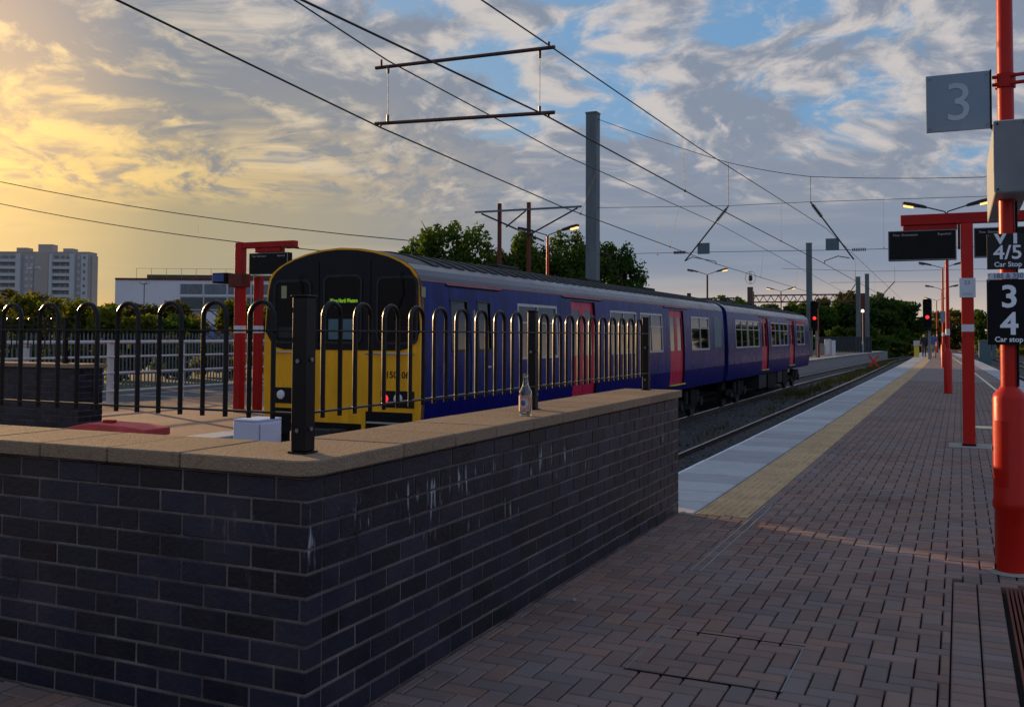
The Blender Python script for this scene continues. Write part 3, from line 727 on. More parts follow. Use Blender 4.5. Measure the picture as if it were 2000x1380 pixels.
def panel(mb, s, ya, yb, za, zb, off, n=1):
    zl = [za] + [z for z, _ in HALF if za < z < zb] + [zb]
    for c, e in zip(zl[:-1], zl[1:]):
        mb.add([(CX+s*(hw(c)+off), ya, c), (CX+s*(hw(c)+off), yb, c), (CX+s*(hw(e)+off), yb, e), (CX+s*(hw(e)+off), ya, e)], [(0, 1, 2, 3) if s > 0 else (3, 2, 1, 0)])
def reveal(mb, s, ya, yb, za, zb, dep):
    for yy2 in (ya, yb):
        zl = [za] + [z for z, _ in HALF if za < z < zb] + [zb]
        for c, e in zip(zl[:-1], zl[1:]): mb.add([(CX+s*hw(c), yy2, c), (CX+s*(hw(c)-dep), yy2, c), (CX+s*(hw(e)-dep), yy2, e), (CX+s*hw(e), yy2, e)], [(0, 1, 2, 3)])
    for zz in (za, zb): mb.add([(CX+s*hw(zz), ya, zz), (CX+s*hw(zz), yb, zz), (CX+s*(hw(zz)-dep), yb, zz), (CX+s*(hw(zz)-dep), ya, zz)], [(0, 1, 2, 3)])

def car(root, y0, y1, wins, doors, cabs, gutters):
    ops = [(a, b_, 1.10, 2.05) for a, b_ in wins] + [(a, b_, .20, 2.20) for a, b_ in doors] + [(a, b_, 1.26, 2.05) for a, b_ in cabs]
    for s in (1, -1):
        car_side(root, y0, y1, ops, s)
        for a, b_ in wins:
            fr = MB(); ring(fr, s, a-.015, b_+.015, 1.085, 2.065, .05, .008, .035)
            mid = (a+b_)/2
            ring(fr, s, mid-.022, mid+.022, 1.115, 2.04, .0219, .004, .03)
            ring(fr, s, a+.036, mid-.023, 1.715, 1.745, .0149, .004, .03); ring(fr, s, mid+.023, b_-.036, 1.7155, 1.7455, .0149, .004, .03)
            f_o = fr.build('window_frame', 'frame_alu', root)
            for u0, u1 in ((a+.036, mid-.023), (mid+.023, b_-.036)):
                for v0, v1 in ((1.136, 1.714), (1.746, 2.014)):
                    gq = MB(); panel(gq, s, u0, u1, v0, v1, -.018); gq.build('pane', 'train_glass', f_o)
        for a, b_ in cabs:
            fr = MB(); ring(fr, s, a-.01, b_+.01, 1.25, 2.06, .035, .006, .03); f_o = fr.build('window_frame', 'train_black', root)
            gq = MB(); panel(gq, s, a+.026, b_-.026, 1.286, 2.024, -.02); gq.build('pane', 'cab_glass', f_o)
        for a, b_ in doors:
            rv = MB(); reveal(rv, s, a, b_, .20, 2.20, .075); rv.build('door_reveal', 'train_black', root)
            mid = (a+b_)/2
            for u0, u1 in ((a+.004, mid-.006), (mid+.006, b_-.004)):
                dm = MB(); wa, wb = u0+.16, u1-.13
                for q in ((u0, wa, .205, 2.195), (wb, u1, .205, 2.195), (wa, wb, .205, 1.10), (wa, wb, 2.02, 2.195)): panel(dm, s, *q, -.05)
                do = dm.build('door', 'train_door', root)
                gq = MB(); panel(gq, s, wa, wb, 1.10, 2.02, -.055); gq.build('pane', 'train_glass', do)
            st = MB().box(CX+s*(hw(.2)-.06), CX+s*(hw(.2)+.05), a-.02, b_+.02, .165, .197); st.build('door_step', 'hivis' if s > 0 else 'under_gray', root)
            dp = MB().box(CX+s*1.02, CX+s*1.03, a-.1, b_+.1, .2, 2.25); dp.build('vestibule_screen', 'seat_fabric', root)
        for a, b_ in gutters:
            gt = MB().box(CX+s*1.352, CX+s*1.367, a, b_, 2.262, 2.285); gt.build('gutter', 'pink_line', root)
            sh = MB().box(CX+s*1.353, CX+s*1.3695, a+.02, b_-.02, 2.245, 2.2615); sh.build('gutter_shadow_strip', 'under_black', root)  # dark strip that paints in the shadow under the gutter
    for s in (1, -1):
        for zz in (.553, 1.055): 
            ring_ = MB()
            for a, b_ in zip([y0+.02]+[q[1] for q in sorted(doors)], [q[0] for q in sorted(doors)]+[y1-.02]): ring_.box(CX+s*(hw(zz)-.004), CX+s*(hw(zz)+.0025), a, b_, zz, zz+.008)
            ring_.build('panel_seam', 'train_black', root)
    # cantrail stripe
    for s in (1, -1): MB().box(CX+s*1.332, CX+s*1.3415, y0+.05, y1-.05, 2.292, 2.312).build('cantrail_stripe', 'pink_line', root)
    for s in (1, -1):
        cp_ = MB(); pr_ = [(2.315, 1.334), (2.372, 1.3175), (2.462, 1.2525), (2.545, 1.131)]
        for (z0, x0), (z1, x1) in zip(pr_[:-1], pr_[1:]): cp_.add([(CX+s*x0, y0+.02, z0), (CX+s*x0, y1-.02, z0), (CX+s*x1, y1-.02, z1), (CX+s*x1, y0+.02, z1)], [(0, 1, 2, 3) if s > 0 else (3, 2, 1, 0)])
        cp_.build('cantrail_panel', 'cantrail', root, smooth=True)
    # roof
    rf = MB(); rp_ = ROOF + [(z, -x) for z, x in ROOF[-2::-1]]
    ysr = [y0+(y1-y0)*i/12 for i in range(13)]
    for a, b_ in zip(ysr[:-1], ysr[1:]):
        for (z0, x0), (z1, x1) in zip(rp_[:-1], rp_[1:]): rf.add([(CX+x0, a, z0), (CX+x0, b_, z0), (CX+x1, b_, z1), (CX+x1, a, z1)], [(0, 1, 2, 3)])
    me = rf.mesh('roof', 'train_roof', wloc(root)); bm = bmesh.new(); bm.from_mesh(me); bmesh.ops.remove_doubles(bm, verts=bm.verts, dist=1e-4); bm.to_mesh(me); bm.free()
    me.polygons.foreach_set('use_smooth', [True]*len(me.polygons)); roof = link('roof', me, root)
    rb = MB(); rl = [(z+.022, x) for z, x in ROOF[3:]]; rl = rl + [(z, -x) for z, x in rl[-2::-1]]
    for (z0, x0), (z1, x1) in zip(rl[:-1], rl[1:]):
        rb.add([(x0, -.11, z0-.03), (x0, .11, z0-.03), (x1, .11, z1-.03), (x1, -.11, z1-.03), (x0, -.09, z0), (x0, .09, z0), (x1, .09, z1), (x1, -.09, z1)], [(4, 5, 6, 7), (0, 1, 5, 4), (1, 2, 6, 5), (2, 3, 7, 6), (3, 0, 4, 7)])
    rbm = rb.mesh('roof_rib', 'roof_rib'); yq = y0+.9
    while yq < y1-.4: link('roof_rib', rbm, roof, Vector((CX, yq, 0))-wloc(root)); yq += .42
    for yv in (y0+5.2, y0+10.1, y0+14.8): MB().box(CX-.35, CX+.35, yv-.5, yv+.5, 2.79, 2.87).build('roof_vent', 'roof_rib', roof, bevel=.02)
    # floor, ceiling, ends, seats
    MB().box(CX-1.33, CX+1.33, y0+.03, y1-.03, .02, .19).build('floor', 'under_black', root)
    MB().box(CX-1.30, CX+1.30, y0+1.4, y1-.1, 2.24, 2.26).build('ceiling', 'frame_alu', root)
    se = MB()
    for a, b_ in wins:
        yv = a+.2
        while yv < b_-.3:
            for xo in (-1.25, -.72, .22, .75):
                se.box(CX+xo, CX+xo+.46, yv, yv+.42, .5, .62); se.box(CX+xo, CX+xo+.46, yv+.40, yv+.52, .55, 1.32)
            yv += .85
    tag(se.build('seats', 'seat_fabric', root, bevel=.03), kind='stuff')
    ep = [(x, z) for z, x in HALF] + [(x, z) for z, x in ROOF[1:]]
    outl = [(CX+x, z) for x, z in ep] + [(CX-x, z) for x, z in ep[-2::-1]]
    return outl
def bogie(root, yc):
    b_ = MB()
    for s in (-1, 1):
        b_.prism_x([(yc-1.75, -.52), (yc-1.2, -.60), (yc-.6, -.66), (yc+.6, -.66), (yc+1.2, -.60), (yc+1.75, -.52), (yc+1.75, -.36), (yc+.7, -.36), (yc+.5, -.50), (yc-.5, -.50), (yc-.7, -.36), (yc-1.75, -.36)], CX+s*1.0-.05, CX+s*1.0+.05)
        b_.box(CX+s*1.06, CX+s*1.16, yc-.3, yc+.3, -.5, -.1)
    b_.box(CX-1.0, CX+1.0, yc-.25, yc+.25, -.5, -.25)
    bo = b_.build('bogie', 'under_black', root, fix=True)
    for dy in (-1.15, 1.15):
        for s in (-1, 1):
            wq = MB(); pr = [(.001, -.07), (.40, -.07), (.46, -.065), (.46, -.04), (.42, -.035), (.42, .065), (.36, .07), (.33, .05), (.15, .05), (.13, .09), (.001, .09)]
            wq.lathe(pr, (0, 0, 0), 24); me = wq.mesh('wheel', 'under_gray', smooth=True); me.transform(Matrix.Rotation(R(90)*s, 4, 'Y'))
            link('wheel', me, bo, Vector((CX+s*.78, yc+dy, RAILZ+.42))-wloc(root))
            MB().tube([(CX+s*.9, yc+dy, RAILZ+.42), (CX+s*1.13, yc+dy, RAILZ+.42)], .12, 12).build('axle_box', 'under_gray', bo)
            MB().lathe([(.09, -.48), (.09, -.12)], (CX+s*1.08, yc+dy*.55, 0), 12).build('spring', 'under_gray', bo)
def under(root, y0, y1):
    for i, (a, b_, z0) in enumerate(((.32, .40, -.55), (.42, .52, -.62), (.54, .60, -.5), (.61, .68, -.6))):
        L_ = y1-y0
        for s in (-1, 1): MB().box(CX+s*.55, CX+s*1.28, y0+a*L_, y0+b_*L_, z0, .0).build('equipment_box', 'under_black' if i % 2 else 'under_gray', root, bevel=.02)
    MB().box(CX-.12, CX+.12, y0+.3, y1-.3, -.25, .018).build('underframe', 'under_black', root)

c1 = thing('railcar', 'nearer blue railcar with yellow cab front and pink doors', 'train', (CX, 22, -1.0), 'cars of the two-car train')
Y0, Y1 = 12.1, 31.75
outl = car(c1, Y0, Y1, [(15.47, 17.26), (20.42, 22.30), (22.63, 24.50), (27.5, 29.65)], [(18.07, 19.46), (25.24, 26.70)], [(13.0, 13.57), (13.9, 14.39)], [(12.9, 14.8), (17.63, 19.9), (24.8, 27.2)])
bogie(c1, 15.0); bogie(c1, 28.6); under(c1, Y0, Y1)
MB().box(CX-.03, CX+.03, 12.35, 14.7, .2, 2.24).build('cab_light_block', 'seat_fabric', c1); MB().box(CX-1.28, CX+1.28, 14.72, 14.76, .2, 2.24).build('cab_bulkhead', 'seat_fabric', c1)  # centre board is added to stop sunset light showing through the cab side windows
# cab door outline on both sides
for s in (1, -1):
    dd_ = MB()
    ring(dd_, s, 13.77, 14.475, .30, 2.225, .012, .002, .02); dd_.build('cab_door_seam', 'train_black', c1)
    MB().box(CX+s*1.412, CX+s*1.43, 14.2, 14.32, .98, 1.01).build('door_handle', 'frame_alu', c1)
    MB().box(CX+s*1.366, CX+s*1.3745, 12.13, 12.24, 2.05, 2.20).build('warning_sticker', 'sticker', c1)
    MB().box(CX+s*1.415, CX+s*1.44, 13.66, 13.69, .6, 1.9).build('grab_rail', 'frame_alu', c1)
# front end
fp = MB().prism_y(outl, Y0-.004, Y0+.09); fp.build('front_panel', 'train_yellow', c1, bevel=.0)
sc = [(CX+x*.978, z) for z, x in [(1.55, 1.405), (1.9, 1.38), (2.2, 1.345), (2.355, 1.30), (2.465, 1.215), (2.56, 1.06), (2.645, .85), (2.712, .59), (2.757, .3), (2.772, .08)]]
full = [(CX-1.02, 1.28), (CX+1.02, 1.28), (CX+1.16, 1.31), (CX+1.27, 1.40)] + sc + [(2*CX-x, z) for x, z in sc[::-1]] + [(CX-1.27, 1.40), (CX-1.16, 1.31)]
MB().prism_y(full, Y0-.014, Y0-.003).build('windscreen_surround', 'train_black', c1)
def rrect(x0, x1, z0, z1, r, n=5):
    o = []
    for cx_, cz_, t0 in ((x1-r, z0+r, -90), (x1-r, z1-r, 0), (x0+r, z1-r, 90), (x0+r, z0+r, 180)):
        for i in range(n+1): th = R(t0+90*i/n); o.append((cx_+r*math.cos(th), cz_+r*math.sin(th)))
    return o
for x0, x1, z1 in ((-9.60, -8.90, 2.34), (-8.68, -7.99, 2.40), (-7.74, -7.06+.02, 2.36)):
    wf = MB(); a_ = rrect(x0, x1, 1.37, z1, .11); b2 = rrect(x0+.035, x1-.035, 1.405, z1-.035, .085); k = len(a_)
    wf.add([(x, Y0-.030, z) for x, z in a_] + [(x, Y0-.030, z) for x, z in b2] + [(x, Y0-.012, z) for x, z in a_], [(i, (i+1) % k, (i+1) % k+k, i+k) for i in range(k)] + [(i, i+2*k, (i+1) % k+2*k, (i+1) % k) for i in range(k)])
    f_o = wf.build('windscreen_rim', 'under_gray', c1)
    MB().prism_y(b2, Y0-.022, Y0-.0145).build('pane', 'screen', f_o)
for x in (-8.785, -7.865): MB().box(x-.02, x+.02, Y0-.024, Y0-.0145, 1.30, 2.60).build('front_pillar', 'train_black', c1)
MB().box(-9.46, -9.36, Y0-.0245, Y0-.0225, 2.06, 2.25).build('window_sticker', 'sticker', c1)
MB().box(-8.58, -8.09, Y0-.0245, Y0-.0225, 1.44, 1.74).build('cab_bulkhead', 'grille', c1)
MB().box(-9.50, -9.02, Y0-.0245, Y0-.0225, 1.46, 1.62).build('cab_desk', 'under_gray', c1)
text('Wigan North Western', .085, (-8.31, Y0-.026, 1.985), 'led_green', c1, 'destination_text', sx=.62, depth=.001, bold=.001)
text('150106', .135, (-7.385, Y0-.0065, .885), 'train_black', c1, 'unit_number', depth=.0015, sx=1.0, bold=.002)
for x0, x1 in ((-7.90, -7.12), (-9.62, -8.90)): 
    hr = MB().tube([(x0, Y0-.005, 1.238), (x0, Y0-.05, 1.238), (x1, Y0-.05, 1.238), (x1, Y0-.005, 1.238)], .013, 8); hr.build('hand_rail', 'frame_alu', c1, smooth=True)
wp = MB()
for xw in (-9.2, -7.42): wp.tube([(xw+.1, Y0-.05, 2.42), (xw+.14, Y0-.045, 2.1), (xw-.02, Y0-.04, 1.72)], .008, 6)
wp.build('wiper', 'under_black', c1)
for x0, x1, xr, xw in ((-7.66, -7.10, -7.585, -7.36), (-9.60, -9.04, -9.17, -9.445)):
    bx_ = MB().box(x0, x1, Y0-.02, Y0-.0045, .46, .70).build('light_cluster', 'train_black', c1, bevel=.006)
    lz = MB().lathe([(.072, 0), (.066, .02), (.03, .028), (.001, .03)], (0, 0, 0), 20).mesh('headlamp', 'lamp_glass', smooth=True); lz.transform(Matrix.Rotation(R(90), 4, 'X')); link('headlamp', lz, bx_, Vector((xw, Y0-.0205, .59))-wloc(c1))
    on = xr > -8
    lz = MB().lathe([(.06, 0), (.055, .015), (.001, .02)], (0, 0, 0), 20).mesh('tail_lamp', 'tail_red' if on else 'tail_off', smooth=True); lz.transform(Matrix.Rotation(R(90), 4, 'X')); link('tail_lamp', lz, bx_, Vector((xr, Y0-.0205, .585))-wloc(c1))
for x0, x1, z0, z1 in ((-7.92, -7.13, .06, .39), (-8.88, -8.0, -.02, .20), (-9.62, -8.97, .0, .39)):
    MB().box(x0, x1, Y0-.012, Y0-.0045, z0+.021, z1).build('valance_opening', 'under_black', c1)
MB().box(-7.90, -7.15, Y0-.03, Y0-.0125, .22, .245).build('step', 'frame_alu', c1)
MB().box(CX-.95, CX+.95, Y0+.0, Y0+.2, -.5, .015).build('obstacle_plate', 'under_black', c1)
cpl = MB().box(CX-.14, CX+.14, Y0-.45, Y0+.2, -.16, .12).box(CX-.22, CX+.22, Y0-.55, Y0-.4501, -.2, .16); cpl.build('coupler', 'under_gray', c1, bevel=.02)
MB().tube([(-7.45, Y0-.02, .05), (-7.5, Y0-.2, -.2), (-7.8, Y0-.25, -.35), (-8.1, Y0-.1, -.2)], .025, 8).build('hose', 'under_black', c1, smooth=True)
MB().prism_y(outl, Y1-.05, Y1).build('rear_end', 'train_black', c1)

c2 = thing('railcar', 'farther blue railcar coupled behind the first one', 'train', (CX, 42, -1.0), 'cars of the two-car train')
Y2, Y3 = 32.3, 51.5
outl = car(c2, Y2, Y3, [(33.57, 35.65), (35.8, 37.88), (40.5, 42.55), (42.7, 44.75), (47.3, 49.8)], [(38.44, 39.83), (45.2, 46.6)], [], [(38.0, 40.3), (44.8, 47.0)])
bogie(c2, 35.3); bogie(c2, 48.6); under(c2, Y2, Y3)
MB().prism_y(outl, Y2, Y2+.05).build('front_end', 'train_blue', c2); MB().prism_y(outl, Y3-.05, Y3).build('rear_end', 'train_yellow', c2)
MB().box(CX+1.362, CX+1.375, 47.0, 49.9, 2.08, 2.22).build('route_stripe', 'train_door', c2)
gw = MB()
for i in range(7): gw.box(CX-.55, CX+.55, 31.77+i*.075, 31.81+i*.075, .2, 2.35)
gw.build('gangway_bellows', 'under_black', c2)
MB().box(CX-.12, CX+.12, 31.76, 32.29, -.15, .1).build('coupler', 'under_gray', c2)
for s in (1, -1):
    q = MB(); panel(q, s, 30.35, 31.3, 1.15, 2.15, .004); q.build('grille_panel', 'grille', c1)

# ------------------------------------------------------------------ foreground lamp post with signs
fx, fy = .288, 7.11
lpst = thing('lamp_post', 'nearest red lamp post with thick base, carrying platform and car stop signs', 'lamp post', (fx, fy, 0))
MB().lathe([(.097, 0), (.097, .40), (.108, .42), (.108, .455), (.102, .475), (.102, 1.12), (.094, 1.15), (.060, 1.185), (.054, 1.20)], (fx, fy, 0), 32).build('base', 'glossy_red', lpst, smooth=True)
MB().lathe([(.052, 1.20), (.050, 3.0), (.042, 6.2)], (fx, fy, 0), 24).build('pole', 'glossy_red', lpst, smooth=True)
MB().box(fx-.108, fx-.09, fy-.02, fy+.02, .78, .81).build('lock', 'steel_gray', lpst)
MB().box(fx-.10, fx-.085, fy-.03, fy+.03, .02, .05).build('lock', 'under_black', lpst)
ad = MB(); A_ = [R(-150+50*i/8) for i in range(9)]
ad.add([(fx+r_*math.cos(t_), fy+r_*math.sin(t_), z) for r_ in (.1035, .1065) for z in (.56, .98) for t_ in A_], [(18+i, 19+i, 28+i, 27+i) for i in range(8)] + [(i, i+18, i+27, i+9) for i in (0, 8)] + [(9+i, 27+i, 28+i, 10+i) for i in range(8)])
ad.build('access_door', 'glossy_red', lpst, fix=True)
MB().lathe([(.135, 0), (.115, .012), (.1, .014)], (fx, fy, .001), 24).build('mortar_fillet', 'concrete', lpst)
MB().lathe([(.0535, 1.62), (.0525, 1.64)], (fx, fy, 0), 20).build('strap', 'steel_gray', lpst)
MB().tube([(fx+.05, fy-.035, 1.2), (fx+.052, fy-.035, 2.40)], .008, 6).build('cable', 'under_black', lpst, smooth=True)
for zz in (3.22, 3.17): MB().tube([(.21, fy-.03, zz), (fx+.11, fy-.062, zz)], .012, 8).build('bracket', 'dark_red', lpst)
MB().lathe([(.062, 3.15), (.062, 3.24)], (fx, fy, 0), 20).build('clamp', 'dark_red', lpst, smooth=True)
MB().tube([(.19, fy-.03, 2.90), (fx, fy, 2.90)], .012, 8).build('bracket', 'under_black', lpst)
MB().tube([(fx+.03, fy+.06, 1.9), (fx+.03, fy+.07, 2.5)], .011, 8).build('conduit', 'hivis', lpst, smooth=True)
sg = thing('platform_sign', 'square grey platform sign reading 3 high on the nearest post', 'sign', (0, fy-.03, 2.88))
MB().box(-.192, .196, fy-.045, fy-.025, 2.885, 3.268).build('sign_plate', 'sign_gray', sg, bevel=.003)
MB().box(.1965, .206, fy-.05, fy-.02, 2.88, 3.272).build('edge_frame', 'under_black', sg)
for xq, zq in ((-.17, 3.245), (.175, 3.245), (-.17, 2.908), (.175, 2.908)): MB().tube([(xq, fy-.0455, zq), (xq, fy-.049, zq)], .007, 8).build('rivet', 'steel_gray', sg)
text('3', .36, (.01, fy-.0465, 2.955), 'sign_gray_text', sg, 'lettering', sx=1.0)
bxx = thing('equipment_box', 'long grey equipment box clamped round the nearest red post', 'box', (fx, fy, 2.4))
MB().box(.205, .395, 6.74, 8.45, 2.412, 2.868).build('casing', 'box_gray', bxx, bevel=.006)
MB().box(.203, .397, 6.7355, 6.7395, 2.42, 2.86).build('end_plate', 'steel_gray', bxx)
MB().box(.2035, .2045, 6.86, 6.98, 2.58, 2.74).build('side_label', 'sign_gray_text', bxx)
for xq, zq in ((.225, 2.845), (.225, 2.435), (.375, 2.845), (.375, 2.435)): MB().tube([(xq, 6.7355, zq), (xq, 6.729, zq)], .006, 8).build('screw', 'under_black', bxx)
def plate(name, label, x0, x1, z0, z1, mt_, y=7.02):
    t = thing(name, label, 'sign', ((x0+x1)/2, y, z0)); MB().box(x0, x1, y, y+.012, z0, z1).build('sign_plate', mt_, t, bevel=.002)
    for xq in (x0+.012, x1-.012): MB().tube([(xq, y-.0005, z1-.012), (xq, y-.003, z1-.012)], .004, 8).build('screw', 'steel_gray', t)
    return t
s1 = plate('car_stop_sign', 'dark sign reading 4/5 Car Stop on the nearest post', .164, .408, 1.955, 2.185, 'sign_charcoal')
text('VT', .125, (.286, 7.019, 2.122), 'letter_white', s1, sx=1.15, cut=.064, bold=.003, depth=.001); text('4/5', .125, (.286, 7.019, 2.022), 'letter_white', s1, bold=.002, depth=.001, sx=1.05); text('Car Stop', .044, (.286, 7.019, 1.972), 'letter_white', s1, bold=.0008, depth=.001)
s2 = plate('number_strip', 'narrow pale strip sign reading 185 & 350 above the black sign', .164, .408, 1.892, 1.932, 'paper')
text('185 & 350', .042, (.286, 7.019, 1.899), 'letter_blue', s2, bold=.0008, depth=.001)
s3 = plate('car_stop_sign', 'tall black sign reading 3 4 Car stop on the nearest post', .160, .408, 1.468, 1.890, 'sign_black')
text('3', .200, (.292, 7.019, 1.712), 'letter_white', s3, bold=.004, depth=.001, sx=1.05); text('4', .200, (.290, 7.019, 1.537), 'letter_white', s3, bold=.004, depth=.001, sx=1.05); text('Car stop', .046, (.286, 7.019, 1.488), 'letter_white', s3, bold=.001, depth=.001)

# ------------------------------------------------------------------ twin-headed lamp posts
def lamp_post(x, y, zh, label, red='glossy_red', lit=(True, True), span=1.10, thick=True, head=.62, white=True, poster=False):
    t = thing('lamp_post', label, 'lamp post', (x, y, 0), 'twin-headed platform lamp posts')
    zb = ZE(y) if x < -9 else 0.0
    if thick:
        MB().lathe([(.105, zb), (.105, zb+1.08), (.06, zb+1.18), (.052, zb+1.2)], (x, y, 0), 20).build('base', red, t, smooth=True)
        MB().lathe([(.052, zb+1.19), (.04, zh-.08)], (x, y, 0), 16).build('pole', red, t, smooth=True)
    else: MB().lathe([(.06, zb), (.045, zh-.08)], (x, y, 0), 16).build('pole', red, t, smooth=True)
    if white: MB().lathe([(.0565, 1.55), (.0565, 1.72)], (x, y, 0), 16).build('white_band', 'white_band', t, smooth=True)
    for s, on in ((-1, lit[0]), (1, lit[1])):
        MB().tube([(x, y, zh-.1), (x+s*.04, y, zh-.02), (x+s*.5, y, zh+.12)], .018, 8).build('arm', 'lamp_body' if red == 'glossy_red' else red, t, smooth=True)
        x0, x1, za, zb2 = x+s*(span-head), x+s*span, zh+.11, zh+.25
        h = MB(); sec = []
        for u, wd, hh in ((0, .06, .05), (.12, .09, .075), (.6, .12, .095), (.92, .11, .085), (1, .05, .04)):
            cx_, cz_ = x0+(x1-x0)*u, za+(zb2-za)*u
            sec.append([(cx_, y-wd, cz_-hh*.35), (cx_, y+wd, cz_-hh*.35), (cx_, y+wd*.7, cz_+hh*.65), (cx_, y-wd*.7, cz_+hh*.65)])
        vs = [v_ for q in sec for v_ in q]; fs = [(i*4+j, i*4+(j+1) % 4, i*4+4+(j+1) % 4, i*4+4+j) for i in range(4) for j in range(4)] + [(0, 1, 2, 3), (16, 17, 18, 19)]
        h.add(vs, fs); ho = h.build('lamp_head', 'lamp_body', t, fix=True, bevel=.008)
        l = MB(); u0, u1 = .55, .95
        q = [(x0+(x1-x0)*u, za+(zb2-za)*u-.04) for u in (u0, u1)]
        l.add([(q[0][0], y-.08, q[0][1]), (q[1][0], y-.075, q[1][1]), (q[1][0], y+.075, q[1][1]), (q[0][0], y+.08, q[0][1]), (q[0][0], y-.06, q[0][1]-.035), (q[1][0], y-.055, q[1][1]-.045), (q[1][0], y+.055, q[1][1]-.045), (q[0][0], y+.06, q[0][1]-.035)],
              [(4, 5, 6, 7), (0, 1, 5, 4), (1, 2, 6, 5), (2, 3, 7, 6), (3, 0, 4, 7)])
        l.build('lens', 'lamp_glow' if on else 'lamp_glass', ho, fix=True)
    return t
lamp_post(-.30, 28.6, 4.90, 'red twin-headed lamp post standing just behind the right display gantry')
l3 = lamp_post(-.74, 52.0, 4.90, 'third red lamp post along the right platform, beyond the gantry', lit=(False, True))
lamp_post(-1.15, 75.5, 4.90, 'fourth red lamp post along the right platform, small in the distance', lit=(False, False))
lamp_post(-1.95, 99.0, 4.90, 'farthest red lamp post on the right platform', lit=(True, False))
MB().box(-.86, -.62, 51.84, 51.9, 2.2, 2.75).build('notice_board', 'sign_gray', l3)
lamp_post(-12.3, 29.5, 4.82, 'orange lamp post with one lit head above the railcar roof', lit=(False, True), thick=True, white=False)
lamp_post(-12.3, 51.8, 4.82, 'lamp post with one lit head left of the lantern mast', red='rust_brown', lit=(False, True), thick=False, white=False)
lamp_post(-12.3, 75.5, 4.92, 'lamp post rising in front of the lattice portal trees', red='rust_brown', lit=(True, True), thick=True, white=False)
def slim_post(x, y, z, label, mt_='rust_brown', lit=True):
    t = thing('slim_lamp_post', label, 'lamp post', (x, y, ZE(y)))
    MB().lathe([(.09, ZE(y)), (.09, ZE(y)+1.1), (.045, ZE(y)+1.15), (.04, z)], (x, y, 0), 12).build('pole', mt_, t, smooth=True)
    if lit: MB().lathe([(.05, z), (.14, z+.05), (.15, z+.2), (.08, z+.3), (.001, z+.32)], (x, y, 0), 12).build('lantern', 'lamp_pale', t, smooth=True)
    return t
slim_post(-9.9, 78, 3.6, 'slim orange post beside the left red signal', lit=False)
slim_post(-8.9, 104, 3.9, 'slim post with pale lit lantern in front of the dark trees', 'steel_gray')

# ------------------------------------------------------------------ red display gantries
def display(root_label, x0, x1, z0, z1, y, txt=True):
    t = thing('departure_display', root_label, 'display', ((x0+x1)/2, y, z0))
    MB().box(x0, x1, y, y+.14, z0, z1).build('casing', 'under_black', t, bevel=.006)
    fr = MB(); w_ = .012
    for q in ((x0, x1, z0, z0+w_), (x0, x1, z1-w_, z1), (x0, x0+w_, z0+w_, z1-w_), (x1-w_, x1, z0+w_, z1-w_)): fr.box(q[0], q[1], y-.012, y-.0005, q[2], q[3])
    fr.build('bezel', 'steel_gray', t)
    MB().box(x0+w_, x1-w_, y-.004, y-.001, z0+w_, z1-w_).build('screen', 'screen', t)
    if txt:
        wd = x1-x0
        text('Time  Destination', .046*wd/.9, (x0+.06, y-.0055, z1-.075), 'led_dim', t, 'screen_text', 'LEFT', depth=.0005); text('Expected', .046*wd/.9, (x1-.07, y-.0055, z1-.075), 'led_dim', t, 'screen_text', 'RIGHT', depth=.0005)
    return t
gy = 15.05
gr = thing('display_gantry', 'red T-shaped gantry on the right platform holding two dark displays', 'gantry', (.10, gy, 0))
MB().box(.022, .180, gy-.075, gy+.075, .004, 3.105).build('post', 'glossy_red', gr, bevel=.006)
MB().box(-.76, 1.0, gy-.07, gy+.07, 3.107, 3.255).build('beam', 'dark_red', gr, bevel=.006)
MB().box(-.73, -.02, gy-.05, gy+.09, 3.03, 3.105).build('hanger', 'dark_red', gr, bevel=.006)
MB().box(-.015, .019, gy-.05, gy+.05, 2.75, 3.10).build('bracket', 'rust_brown', gr)
MB().box(.020, .182, gy-.077, gy+.077, 1.59, 1.69).build('white_band', 'white_band', gr)
MB().box(.012, .19, gy-.085, gy+.085, .004, .03).build('base_plate', 'under_black', gr)
for xq in (.06, .14): MB().box(xq-.01, xq+.01, gy-.078, gy-.0755, 1.50, 1.56).build('bracket_slot', 'rust_brown', gr)
display('wide dark departure display left of the right red gantry post', -.925, -.03, 2.60, 3.025, 14.95)
display('dark departure display right of the red gantry post, mostly behind the near signs', .19, 1.05, 2.62, 3.03, 14.97)
nt = thing('paper_notice', 'pale paper notice fixed to the red gantry post', 'notice', (.102, gy-.08, 2.06))
MB().box(.0, .205, gy-.092, gy-.0785, 2.065, 2.335).build('sheet', 'paper', nt)
text('23', .08, (.10, gy-.0935, 2.245), 'letter_blue', nt, depth=.0005)
MB().box(.04, .165, gy-.0945, gy-.0925, 2.10, 2.13).build('print_lines', 'sign_gray_text', nt)

g2 = thing('display_gantry', 'red gantry with two posts left of the yellow train front', 'gantry', (-12.6, 15.0, 0))
MB().box(-12.82, -12.66, 14.92, 15.08, 0, 3.285).build('post', 'dark_red', g2, bevel=.006)
MB().box(-12.50, -12.36, 15.1, 15.24, 0, 2.62).build('post', 'dark_red', g2, bevel=.006)
MB().box(-12.657, -11.42, 14.93, 15.07, 3.17, 3.283).build('beam', 'dark_red', g2, bevel=.006)
MB().box(-12.36, -11.75, 14.95, 15.1, 3.08, 3.168).build('hanger', 'dark_red', g2, bevel=.006)
MB().box(-11.68, -11.42, 14.90, 15.1, 3.145, 3.168).build('bracket', 'rust_brown', g2)
MB().box(-12.822, -12.658, 14.918, 15.082, 1.53, 1.67).build('white_band', 'white_band', g2); MB().box(-12.502, -12.358, 15.098, 15.242, 1.53, 1.67).build('white_band', 'white_band', g2)
